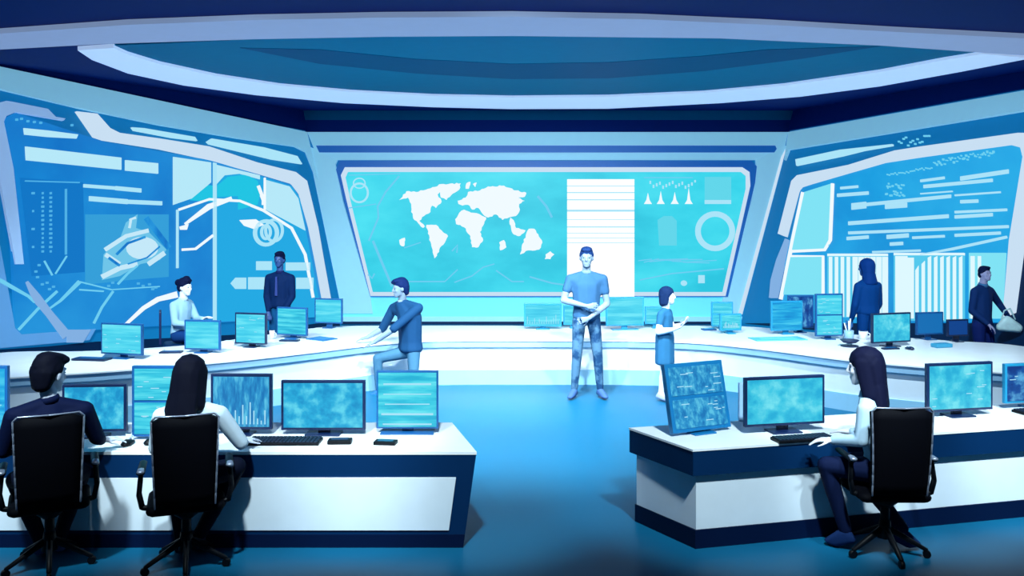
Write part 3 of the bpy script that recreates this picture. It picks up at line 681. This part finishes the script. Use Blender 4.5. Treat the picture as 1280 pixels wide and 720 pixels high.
def person(label, root, J, hair, colors, facing, face=None, vox=.0075, sleeves='long', trousers=True, hands=None, skirt=None, legs_skin=False, group=None, hs=1.0, bulk=1.0, collar=True, shoes=True, cap=None, extras=None):
    e = empty('person', root, 0, label, 'person')
    B = basis(facing); Fc = Vector(face if face else facing); HB = basis(Fc)
    V = {k: Vector(v) for k, v in J.items()}
    skin = colors['skin']; b = bulk
    pel, che, nek, hed = V['pelvis'], V['chest'], V['neck'], V['head']
    def hp(x, y, z): return hed + HB @ Vector((x*hs, y*hs, z*hs))
    def HBl(c, r): return (hp(*c), tuple(v*hs for v in r), HB)
    mb = MB()
    # head
    mb.hull([HBl((0, -.012, .035), (.075, .095, .088))]); mb.hull([HBl((0, .012, .01), (.068, .078, .07)), HBl((0, .032, -.055), (.056, .05, .042)), HBl((0, .060, -.092), (.030, .024, .018))])
    mb.hull([HBl((0, .087, .018), (.009, .008, .01)), HBl((0, .104, -.022), (.013, .012, .010))]); mb.hull([HBl((0, .09, -.028), (.019, .010, .008))])
    mb.hull([HBl((-.036, .073, .03), (.018, .012, .008)), HBl((.036, .073, .03), (.018, .012, .008))])
    mb.hull([HBl((0, .083, -.056), (.022, .010, .006))]); mb.hull([HBl((0, .081, -.066), (.018, .010, .006))])
    for s in (-1, 1):
        mb.hull([HBl((s*.074, -.005, -.005), (.012, .022, .032))])
        mb.hull([HBl((s*.034, .066, -.018), (.026, .016, .02))])
    # neck, torso core
    mb.hull([(nek, .052, B), (hp(0, -.02, -.06), .052, HB)])
    mb.hull([(nek+Vector((0, 0, -.04)), (.075*b, .055*b, .04), B), (che, (.135*b, .09*b, .10), B)])
    mb.hull([(che, (.135*b, .09*b, .10), B), (pel, (.135*b, .095*b, .09), B)])
    for s, k in ((-1, 'L'), (1, 'R')):
        S, E, W = V['sh'+k], V['el'+k], V['wr'+k]
        mb.hull([(che+(S-che)*.5+Vector((0, 0, .02)), .05), (S, .048*b)]); mb.hull([(S, .046*b), (E, .041)]); mb.hull([(E, .041), (E.lerp(W, .3), .042), (W, .027)])
        hd = (hands or {}).get(k, {})
        add_hand(mb, W, hd.get('dir', W-E), hd.get('palm', (0, 0, -1)), hd.get('side', -s), hd.get('curl', .5))
        hip, kn, an, to = V['hip'+k], V['kn'+k], V['an'+k], V['to'+k]
        mb.hull([(hip, .078), (kn, .052)]); mb.hull([(kn, .050), (kn*.65+an*.35, .05), (an, .034)]); mb.hull([(an+Vector((0, 0, -.02)), .034), (to, .026)])
    body = mb.build('body', skin, e); remeshed(body, vox, 4)
    # eyes and brows
    for s in (-1, 1):
        m2 = MB(); m2.hull([HBl((s*.031, .079, .008), (.011, .005, .004))]); m2.build('eye', M_black, e)
    # top
    def R2(v): return v*b
    if colors.get('top'):
        t = MB(); g = .014
        t.hull([(nek+Vector((0, 0, -.035)), (.085*b, .07*b, .035), B), (che+Vector((0, 0, .05)), (.16*b, .11*b, .06), B), (che, (.158*b, .115*b, .10), B)])
        t.hull([(che, (.158*b, .115*b, .10), B), (pel+Vector((0, 0, .09)), (.142*b, .112*b, .06), B)])
        t.hull([(pel+Vector((0, 0, .10)), (.142*b, .112*b, .06), B), (pel+Vector((0, 0, .0)), (.155*b, .125*b, .07), B)])
        for s, k in ((-1, 'L'), (1, 'R')):
            S, E, W = V['sh'+k], V['el'+k], V['wr'+k]
            bs = min(b, 1.06)
            t.hull([(che+(S-che)*.35+Vector((0, 0, .03)), .075*b), (S, .062*bs)])
            t.hull([(nek+Vector((0, 0, -.03)), .062), (S.lerp(nek, .12), .056*bs), (S.lerp(che, .35), .07)])
            if sleeves == 'long':
                t.hull([(S, .062*bs), (E, .050*bs)]); t.hull([(E, .050*bs), (W, .036*bs)])
            elif sleeves == 'short':
                t.hull([(S, .062*bs), (S.lerp(E, .5), .056*bs)])
            elif sleeves == 'half':
                t.hull([(S, .062*bs), (E, .054*bs)])
        if skirt:
            t.hull([(pel+Vector((0, 0, .06)), (.15*b, .12*b, .06), B), (Vector(skirt[0]), skirt[1], B), (pel, (.165*b, .135*b, .06), B)])
        q = t.build(colors.get('top_name', 'shirt'), colors['top'], e); remeshed(q, vox*1.15, 5)
        if collar:
            c = MB(); nn = (hp(0, -.02, -.06)-nek).normalized()
            c.cone(nek-nn*.02, .070, nek+nn*.022, .058, 20); c.build('collar', colors.get('collar', colors['top']), e)
    if trousers:
        t = MB()
        t.hull([(pel+Vector((0, 0, .06)), (.14, .112, .05), B), (pel, (.15, .122, .08), B)])
        for k in 'LR':
            hip, kn, an = V['hip'+k], V['kn'+k], V['an'+k]
            t.hull([(pel, (.10, .10, .07), B), (hip, .088)]); t.hull([(hip, .090), (kn, .066)]); t.hull([(kn, .064), (kn*.65+an*.35, .060), (an+Vector((0, 0, .02)), .046)])
        q = t.build('trousers', colors['bottom'], e); remeshed(q, vox*1.2, 5)
    if shoes:
        for k in 'LR':
            an, to = V['an'+k], V['to'+k]; fw = (to-an); fw.z = 0; fw.normalize()
            heel = Vector((an.x, an.y, 0)) - fw*.035; base = min(an.z, to.z)
            c = MB(); zz = max(.03, to.z)
            c.hull([(Vector((heel.x, heel.y, an.z-.045)), (.036, .036, .028)), (an+Vector((0, 0, -.01)), .042), (to, (.042, .042, .028)), (to+fw*.045, (.034, .034, .02))])
            c.build('shoe', colors['shoe'], e)
    if hair:
        h = MB()
        if hair in ('short', 'bun', 'crop'):
            h.hull([HBl((0, -.018, .055), (.082, .098, .078))]); h.hull([HBl((0, -.05, .0), (.078, .066, .075))]); h.hull([HBl((0, .055, .098), (.06, .038, .028)), HBl((0, -.02, .10), (.07, .07, .04))])
            for s in (-1, 1): h.hull([HBl((s*.074, -.005, .035), (.012, .03, .032))])
            if hair == 'short':
                h.hull([HBl((.02, .06, .085), (.055, .045, .03))]); h.hull([HBl((0, -.06, -.05), (.068, .045, .05)), HBl((0, -.05, .02), (.088, .068, .07))])
            if hair == 'bun': h.hull([HBl((0, .02, .13), (.05, .05, .035))]); h.hull([HBl((0, -.11, .06), (.05, .05, .05))])
        elif hair == 'bob':
            h.hull([HBl((0, -.015, .05), (.088, .104, .088))]); h.hull([HBl((0, -.05, .02), (.085, .07, .08)), HBl((0, -.062, -.10), (.08, .05, .04))])
            for s in (-1, 1): h.hull([HBl((s*.072, .0, .03), (.018, .045, .04)), HBl((s*.07, -.02, -.10), (.02, .035, .02))])
        elif hair == 'hood':
            h.hull([HBl((0, -.02, .04), (.092, .108, .095)), HBl((0, -.03, -.06), (.085, .09, .06))]); h.hull([HBl((0, -.03, -.06), (.082, .085, .06)), HBl((0, -.05, -.20), (.12, .085, .04))])
        elif hair == 'long':
            h.hull([HBl((0, -.015, .05), (.092, .108, .092))])
            h.hull([HBl((0, -.045, .03), (.092, .082, .08)), HBl((0, -.075, -.12), (.096, .055, .06))])
            h.hull([HBl((0, -.075, -.10), (.098, .055, .06)), HBl((-.01, -.095, -.22), (.105, .042, .05))])
            h.hull([HBl((0, -.095, -.20), (.10, .04, .05)), HBl((-.02, -.10, -.33), (.055, .03, .03))])
            for s in (-1, 1): h.hull([HBl((s*.078, .0, .03), (.018, .05, .045)), HBl((s*.088, -.03, -.16), (.022, .04, .04))])
        q = h.build('hair', colors['hair'], e); remeshed(q, vox, 3)
    if cap:
        h = MB(); h.hull([HBl((0, -.012, .085), (.09, .105, .06)), HBl((0, -.012, .06), (.092, .108, .02))]); h.hull([HBl((0, .10, .07), (.07, .05, .008))])
        q = h.build('hood' if cap == 'hood' else 'cap', colors['cap'], e); remeshed(q, vox, 2)
    return e
def S_(c, rough=.6, name=None): return mat(name or 'cloth_%d_%d_%d' % c, c, .75, noise=.08, scale=20, spec=.08)
SK_n = mat('skin_cool', (196, 204, 222), .5, spec=.15); SK_f = mat('skin_hazed_blue', (128, 146, 168), .5, spec=.15)  # second skin has the mid-ground haze mixed into its colour
HR_k = S_((7, 10, 26), .5, 'hair_black'); HR_b = S_((14, 36, 84), .5, 'hair_blue_black')
NAVY = S_((7, 18, 52)); WSH = S_((196, 216, 232)); DTR = S_((8, 14, 34))

# --- seated man, far left
def wp(px, py, d): return P(px, py, d)
def fr3(px, d, yaw):
    o = Vector(((px-640)/F*d, d, 0)); f = Vector((-math.sin(yaw), math.cos(yaw), 0)); r = Vector((f.y, -f.x, 0))
    return o, f, (lambda a, b, z: tuple(o+f*a+r*b+Vector((0, 0, z))))
o, f, q = fr3(62, 5.80, .47)
J = dict(pelvis=q(-.02, 0, .595), chest=q(.03, 0, .90), neck=q(.045, 0, 1.09), head=q(.07, 0, 1.25),
    shL=q(.03, -.205, 1.0), elL=q(.10, -.27, .77), wrL=q(.33, -.14, .745), shR=q(.03, .205, 1.0), elR=q(.12, .285, .79), wrR=tuple(P(126, 550, 6.14)),
    hipL=q(.02, -.09, .57), knL=q(.17, -.20, .55), anL=q(.175, -.06, .11), toL=q(.235, -.055, .035),
    hipR=q(.02, .09, .57), knR=q(.17, .19, .55), anR=q(.175, .06, .11), toR=q(.235, .055, .035))
person('seated man in a dark navy jacket with black hair, at far left', o, J, 'short', dict(skin=SK_n, top=NAVY, bottom=DTR, shoe=S_((60, 80, 120)), hair=HR_k, top_name='jacket', collar=NAVY),
    f, face=(.30, .95, -.08), hands={'R': dict(dir=(.75, .6, -.02), curl=.35), 'L': dict(dir=(.3, .9, -.02), curl=.35)}, hs=1.12, bulk=1.1)
# --- seated woman, left desk
o, f, q = fr3(236, 5.80, .30)
J = dict(pelvis=q(-.02, .0, .595), chest=q(.04, .01, .88), neck=q(.05, .01, 1.07), head=q(.07, .01, 1.235),
    shL=q(.03, -.17, .99), elL=q(.10, -.21, .77), wrL=q(.32, -.10, .745), shR=q(.02, .19, .985), elR=q(.07, .33, .77), wrR=tuple(P(303, 552, 6.15)),
    hipL=q(.02, -.08, .57), knL=q(.18, -.09, .55), anL=q(.175, -.058, .11), toL=q(.235, -.055, .035),
    hipR=q(.02, .08, .57), knR=q(.08, .30, .61), anR=q(.175, .06, .12), toR=q(.235, .055, .04))
person('seated woman in a white shirt with long black hair, left front desk', o, J, 'long', dict(skin=SK_n, top=WSH, bottom=DTR, shoe=S_((30, 40, 60)), hair=HR_k),
    f, face=(.15, .98, -.1), hands={'R': dict(dir=(.35, .9, -.02), curl=.35), 'L': dict(dir=(.2, .9, -.02), curl=.35)}, bulk=1.0, hs=1.1)
# --- seated woman, right desk, facing left
d3 = 6.04; x2 = (1095-640)/F*d3
f3 = Vector((-.82, .57, 0)); r3 = Vector((.57, .82, 0))
def q3(f, r, z): v = Vector((x2, d3, 0))+f3*f+r3*r; return (v.x, v.y, z)
J = dict(pelvis=q3(-.03, 0, .585), chest=q3(.02, 0, .90), neck=q3(.045, 0, 1.08), head=q3(.075, 0, 1.255),
    shL=q3(.03, -.16, 1.0), elL=q3(.05, -.19, .80), wrL=q3(.25, -.12, .755), shR=q3(.03, .16, 1.0), elR=q3(.05, .19, .77), wrR=q3(.18, .12, .77),
    hipL=q3(.02, -.08, .58), knL=q3(.30, -.11, .57), anL=q3(.19, -.06, .12), toL=q3(.25, -.06, .035),
    hipR=q3(.02, .06, .58), knR=q3(.20, .13, .56), anR=q3(-.134, .166, .12), toR=q3(-.176, .183, .04))
person('seated woman in a pale shirt seen from behind, long dark hair, right front desk', (x2, d3, 0), J, 'long', dict(skin=mat('skin_light', (225, 225, 238), .5), top=S_((170, 200, 222)), bottom=S_((12, 24, 58)), shoe=S_((20, 44, 90)), hair=S_((10, 14, 40), .5)),
    f3, face=(-.86, .5, -.05), hands={'R': dict(dir=(-.7, .6, .0), curl=.3), 'L': dict(dir=(-.85, .4, -.05), curl=.4)}, bulk=.96, hs=1.1)

# --- mid-ground figures, haze put into some skin and hair colours
def frame(px, d, f):
    f = Vector(f).normalized(); r = Vector((f.y, -f.x, 0)); o = Vector(((px-640)/F*d, d, 0))
    return o, f, (lambda a, b, z: tuple(o+f*a+r*b+Vector((0, 0, z))))
V_ = 0.011
# man with folded arms, facing the camera
o, f, q = frame(733, 11.0, (0, -1, 0))     # right vector = -x in view for f=-y
J = dict(pelvis=q(0, 0, 1.02), chest=q(.0, 0, 1.38), neck=q(.01, 0, 1.57), head=q(.03, 0, 1.745),
    shL=q(.0, -.205, 1.48), elL=q(.0, -.26, 1.17), wrL=q(.20, -.02, 1.02), shR=q(.0, .20, 1.48), elR=q(.04, .29, 1.22), wrR=q(.22, .03, 1.17),
    hipL=q(0, -.09, .97), knL=q(.02, -.14, .53), anL=q(0, -.17, .10), toL=q(.12, -.21, .04),
    hipR=q(0, .09, .97), knR=q(.02, .12, .53), anR=q(0, .15, .10), toR=q(.12, .20, .04))
SHB = S_((52, 92, 132)); CAMO = mat('trousers_patchy_blue', (96, 140, 186), .8, spec=.1)
cm = CAMO.node_tree; nzn = [n for n in cm.nodes if n.type == 'TEX_NOISE'][0]; nzn.inputs['Scale'].default_value = 9
mxn = [n for n in cm.nodes if n.type == 'MIX'][0]; mxn.inputs[6].default_value = lin((26, 60, 98)); mxn.inputs[7].default_value = lin((72, 108, 138))
rmp = cm.nodes.new('ShaderNodeMapRange'); rmp.inputs[1].default_value = .42; rmp.inputs[2].default_value = .58
cm.links.new(nzn.outputs['Fac'], rmp.inputs[0]); cm.links.new(rmp.outputs[0], mxn.inputs[0])
person('standing man in a blue shirt with folded arms and patchy blue trousers', o, J, 'crop', dict(skin=SK_f, top=SHB, bottom=CAMO, shoe=S_((60, 90, 140)), hair=S_((26, 52, 104), .5, 'hair_haze'), collar=S_((110, 140, 180))),
    (0, -1, 0), face=(-.1, -1, 0), vox=V_, sleeves='short', hands={'L': dict(dir=(-.9, -.2, -.25), palm=(0, 1, 0), curl=.5, side=1), 'R': dict(dir=(1, -.1, 0), palm=(0, 1, 0), curl=.4, side=-1)}, bulk=1.18, hs=1.06)
# woman in blue dress, facing right
o, f, q = frame(831, 10.85, (.85, -.5, 0))
J = dict(pelvis=q(0, 0, .78), chest=q(.0, 0, 1.00), neck=q(.01, 0, 1.13), head=q(.035, 0, 1.285),
    shL=q(.0, -.12, 1.07), elL=q(.03, -.17, .87), wrL=q(.17, -.08, .93), shR=q(.0, .12, 1.07), elR=q(-.02, .17, .86), wrR=q(.16, .12, .90),
    hipL=q(0, -.06, .72), knL=q(.02, -.06, .40), anL=q(-.02, -.06, .10), toL=q(.08, -.07, .035),
    hipR=q(0, .06, .72), knR=q(.02, .07, .40), anR=q(-.02, .08, .10), toR=q(.08, .11, .035))
person('short woman in a blue dress with a dark bob, standing in profile', o, J, 'bob', dict(skin=mat('skin_white', (220, 228, 245), .5), top=S_((44, 102, 144)), shoe=S_((170, 180, 215)), hair=S_((20, 42, 84), .5, 'hair_indigo'), top_name='dress'),
    (.85, -.5, 0), face=(.95, -.3, .02), vox=V_, sleeves='short', trousers=False, skirt=(q(0, 0, .46), (.145, .12, .03)), bulk=.86, hs=.93, collar=False,
    hands={'L': dict(dir=(.6, -.5, .5), palm=(0, 0, 1), curl=.6), 'R': dict(dir=(.8, -.3, .3), palm=(0, 0, 1), curl=.6)})
# man perched on the counter edge, reaching left
dm = 11.45; o, f, q = frame(512, dm, (-.95, -.30, 0))
def pw(px, py, d): return tuple(P(px, py, d))
J = dict(pelvis=pw(513, 436, 11.33), chest=pw(512, 399, 11.33), neck=pw(503, 376, 11.38), head=pw(500.5, 360.5, 11.34),
    shL=pw(523, 385, 11.22), elL=pw(492, 411, 11.10), wrL=pw(468, 428, 11.12), shR=pw(492, 385, 11.55), elR=pw(478, 411, 11.58), wrR=pw(459, 422, 11.5),
    hipL=pw(517, 440, 11.26), knL=pw(517, 468, 11.20), anL=pw(520, 490, 11.22), toL=pw(509, 498.5, 11.12),
    hipR=pw(507, 440, 11.36), knR=pw(472, 448, 11.25), anR=pw(474, 489, 11.25), toR=pw(463, 497, 11.2))
person('man in a dark blue sweater perched on the counter, reaching left', o, J, 'short', dict(skin=SK_f, top=S_((22, 62, 102)), bottom=S_((62, 104, 134)), shoe=S_((40, 90, 150)), hair=S_((14, 34, 84), .5, 'hair_navy'), top_name='sweater', collar=SK_f),
    (-.72, -.69, 0), face=(-.92, -.36, -.12), vox=V_, sleeves='half', hands={'L': dict(dir=(-.8, 0, -.3), curl=.3), 'R': dict(dir=(-.9, .1, -.2), curl=.3)}, bulk=1.22, hs=1.05)
# woman in a pale blouse behind the left counter, facing right
dw = 12.05; o, f, q = frame(227, dw, (.9, -.4, 0))
J = dict(pelvis=q(-.02, 0, .66), chest=q(.0, 0, .98), neck=q(.03, 0, 1.13), head=q(.06, 0, 1.285),
    shL=q(.0, -.14, 1.05), elL=q(.10, -.18, .84), wrL=q(.30, -.08, .86), shR=q(.0, .14, 1.05), elR=q(.06, .18, .82), wrR=q(.28, .12, .80),
    hipL=q(0, -.08, .62), knL=q(.28, -.10, .64), anL=q(.30, -.10, .10), toL=q(.40, -.1, .035),
    hipR=q(0, .08, .62), knR=q(.28, .10, .64), anR=q(.30, .10, .10), toR=q(.40, .1, .035))
person('woman in a pale blouse with a dark bun behind the left counter', o, J, 'bun', dict(skin=mat('skin_bright', (235, 238, 248), .5), top=S_((160, 200, 226)), bottom=S_((20, 60, 120)), shoe=S_((20, 40, 90)), hair=S_((10, 20, 56), .5, 'hair_dark_navy'), top_name='blouse', collar=S_((190, 215, 235))),
    (.9, -.4, 0), face=(.93, -.3, -.05), vox=V_, hands={'L': dict(dir=(.8, -.3, .3), curl=.6), 'R': dict(dir=(.9, -.2, 0), curl=.6)}, bulk=.98, hs=1.0)
e = empty('office_chair', tuple(q(-.06, 0, 0)), -PI/2+.38, 'thin dark chair of the woman in the pale blouse', 'chair')
MB().hull([((-.17, -.15, .50), (.04, .04, .03)), ((.17, .17, .50), (.04, .04, .03)), ((.17, -.15, .50), (.04, .04, .03)), ((-.17, .17, .50), (.04, .04, .03))]).build('seat', M_navy, e, True)
MB().box((0, -.23, .75), (.34, .03, .44), None, .01).build('backrest', mat('chair_back_navy', (8, 24, 80), .5), e, True)
MB().cone((0, 0, .06), .03, (0, 0, .48), .03).build('column', M_navy, e, True)
for k in range(5):
    a = k*2*PI/5; MB().hull([((0, 0, .09), .02), ((.24*math.cos(a), .24*math.sin(a), .025), .018)], 1).build('leg', M_navy, e, True)
# standing man in dark suit
o, f, q = frame(350, 13.1, (-.15, -1, 0))
J = dict(pelvis=q(0, 0, .93), chest=q(0, 0, 1.24), neck=q(.0, 0, 1.42), head=q(.02, 0, 1.60),
    shL=q(.0, -.17, 1.33), elL=q(.02, -.20, 1.06), wrL=q(.14, -.12, .86), shR=q(.0, .17, 1.33), elR=q(.02, .20, 1.06), wrR=q(.14, .12, .86),
    hipL=q(0, -.08, .88), knL=q(.02, -.09, .48), anL=q(0, -.1, .10), toL=q(.12, -.12, .035),
    hipR=q(0, .08, .88), knR=q(.02, .09, .48), anR=q(0, .1, .10), toR=q(.12, .12, .035))
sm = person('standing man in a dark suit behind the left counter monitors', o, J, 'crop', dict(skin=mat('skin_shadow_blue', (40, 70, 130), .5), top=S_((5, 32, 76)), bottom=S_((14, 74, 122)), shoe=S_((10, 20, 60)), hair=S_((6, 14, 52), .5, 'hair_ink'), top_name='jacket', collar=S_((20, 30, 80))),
    (-.15, -1, 0), vox=V_, bulk=1.1, hs=.97)
mb = MB(); mb.prism([Vector(q(.12, -.012, 1.36)), Vector(q(.12, .012, 1.36)), Vector(q(.125, .02, 1.08)), Vector(q(.125, -.02, 1.08))], [Vector(q(.14, -.012, 1.36)), Vector(q(.14, .012, 1.36)), Vector(q(.145, .02, 1.08)), Vector(q(.145, -.02, 1.08))]); mb.build('necktie', S_((50, 66, 130)), sm)
# hooded person behind right counter, back to camera
o, f, q = frame(1085, 12.5, (-.35, 1, 0))
J = dict(pelvis=q(0, 0, .90), chest=q(0, 0, 1.20), neck=q(.02, 0, 1.36), head=q(.04, 0, 1.52),
    shL=q(.0, -.165, 1.26), elL=q(.02, -.21, 1.0), wrL=q(.12, -.18, .80), shR=q(.0, .165, 1.26), elR=q(.02, .21, 1.0), wrR=q(.12, .18, .80),
    hipL=q(0, -.08, .86), knL=q(.02, -.09, .46), anL=q(0, -.1, .10), toL=q(.12, -.12, .035),
    hipR=q(0, .08, .86), knR=q(.02, .09, .46), anR=q(0, .1, .10), toR=q(.12, .12, .035))
RB = S_((2, 56, 120))
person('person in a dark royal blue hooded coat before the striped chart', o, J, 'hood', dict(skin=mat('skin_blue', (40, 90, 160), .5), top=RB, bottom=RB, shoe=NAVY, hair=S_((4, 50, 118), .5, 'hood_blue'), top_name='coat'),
    (-.35, 1, 0), face=(-.6, .8, -.05), vox=V_, bulk=1.15, hs=1.08)
# person at far right with white papers
o, f, q = frame(1228, 11.95, (.45, -1, 0))
J = dict(pelvis=q(0, 0, .80), chest=q(0, 0, 1.13), neck=q(.01, 0, 1.33), head=q(.04, 0, 1.475),
    shL=q(.0, -.15, 1.24), elL=q(.0, -.33, 1.06), wrL=q(.16, -.30, .90), shR=q(.0, .15, 1.24), elR=q(-.02, .18, .98), wrR=q(.14, .08, .82),
    hipL=q(0, -.08, .76), knL=q(.04, -.10, .42), anL=q(0, -.1, .10), toL=q(.12, -.12, .035),
    hipR=q(0, .08, .76), knR=q(.04, .10, .42), anR=q(0, .1, .10), toR=q(.12, .12, .035))
person('person in an open dark jacket at the far right, one elbow out', o, J, 'crop', dict(skin=mat('skin_mauve', (150, 150, 190), .5), top=S_((14, 44, 96)), bottom=S_((12, 30, 90)), shoe=NAVY, hair=S_((10, 22, 60), .5, 'hair_deep'), top_name='jacket', collar=S_((60, 110, 160))),
    (.45, -1, 0), face=(.4, -1, .1), vox=V_, bulk=.95, hs=.85, hands={'L': dict(dir=(-.3, -.5, -.8), curl=.8)})
bagm = mat('bag_white', (190, 225, 238), .5, scale=14, noise=.3)
e = empty('shoulder_bag', q(.22, -.22, .72), -.4, 'crumpled white bag held by the person at the far right', 'bag')
mb = MB(); mb.hull([((-.10, 0, .04), (.05, .05, .05)), ((.12, 0, .04), (.05, .05, .06)), ((-.02, 0, .15), (.06, .04, .05))]); mb.build('body', bagm, e, True)
mb = MB(); mb.tube([Vector((-.08, 0, .16)), Vector((-.05, 0, .27)), Vector((.02, 0, .30)), Vector((.08, 0, .16))], .01); mb.build('strap', bagm, e, True)

# ------------------------------------------------------------------ lights
def spot(name, loc, target, power, size, color=(.78, .96, 1), r=.12, blend=.8):
    l = bpy.data.lights.new(name, 'SPOT'); l.energy = power; l.spot_size = math.radians(size); l.spot_blend = blend
    l.color = color; l.shadow_soft_size = r
    o = bpy.data.objects.new(name, l); COL.objects.link(o); o.location = loc
    o.rotation_euler = (Vector(target)-Vector(loc)).to_track_quat('-Z', 'Y').to_euler()
    return o
for k, x in enumerate((-4.2, -1.5, 1.5, 4.2)):
    spot('added_spot_counter', (x, 8.05, 4.33), (x*1.02, 11.9, .4), 1350, 74, r=.06)  # added spots that brighten the counter; the room has no such fixtures
for k, x in enumerate((-2.8, 0, 2.8)):
    spot('added_spot_wall', (x, 5.4, 4.25), (x, 13.4, .9), 1000 if x else 1700, 52)  # added beams toward the back wall, without a visible fixture
for x in (-4.5, -3.1, -1.7, -.5, 1.8, 3.0, 4.3):
    yy = 6.75 if x < 0 else 6.6 + (x-1.2)*.2
    spot('added_spot_desk', (x, yy-3.1, 4.25), (x, yy, .6), 1250, 36, blend=.7)  # added spots to whiten desk tops and fronts, not real downlights
spot('added_spot_floor', (0, 8.2, 4.33), (0, 9.8, 0), 3200, 76, r=.06, blend=1)  # added spot for the bright mid floor; no lamp hangs there
w = bpy.data.worlds.new('World'); scene.world = w; w.use_nodes = True
w.node_tree.nodes['Background'].inputs[0].default_value = (.06, .26, .46, 1)
w.node_tree.nodes['Background'].inputs[1].default_value = .26

# ------------------------------------------------------------------ camera
cam = bpy.data.cameras.new('camera'); co = bpy.data.objects.new('camera', cam); COL.objects.link(co)
co.location = (0, 0, H); co.rotation_euler = (PI/2, 0, 0)
cam.sensor_width = 36; cam.lens = F/1280*36; cam.shift_y = -(360-YH)/1280
cam.clip_end = 200
scene.camera = co
scene.view_settings.view_transform = 'Standard'; scene.view_settings.look = 'None'
scene.view_settings.gamma = 1; scene.view_settings.use_curve_mapping = False
scene.view_settings.exposure = 0
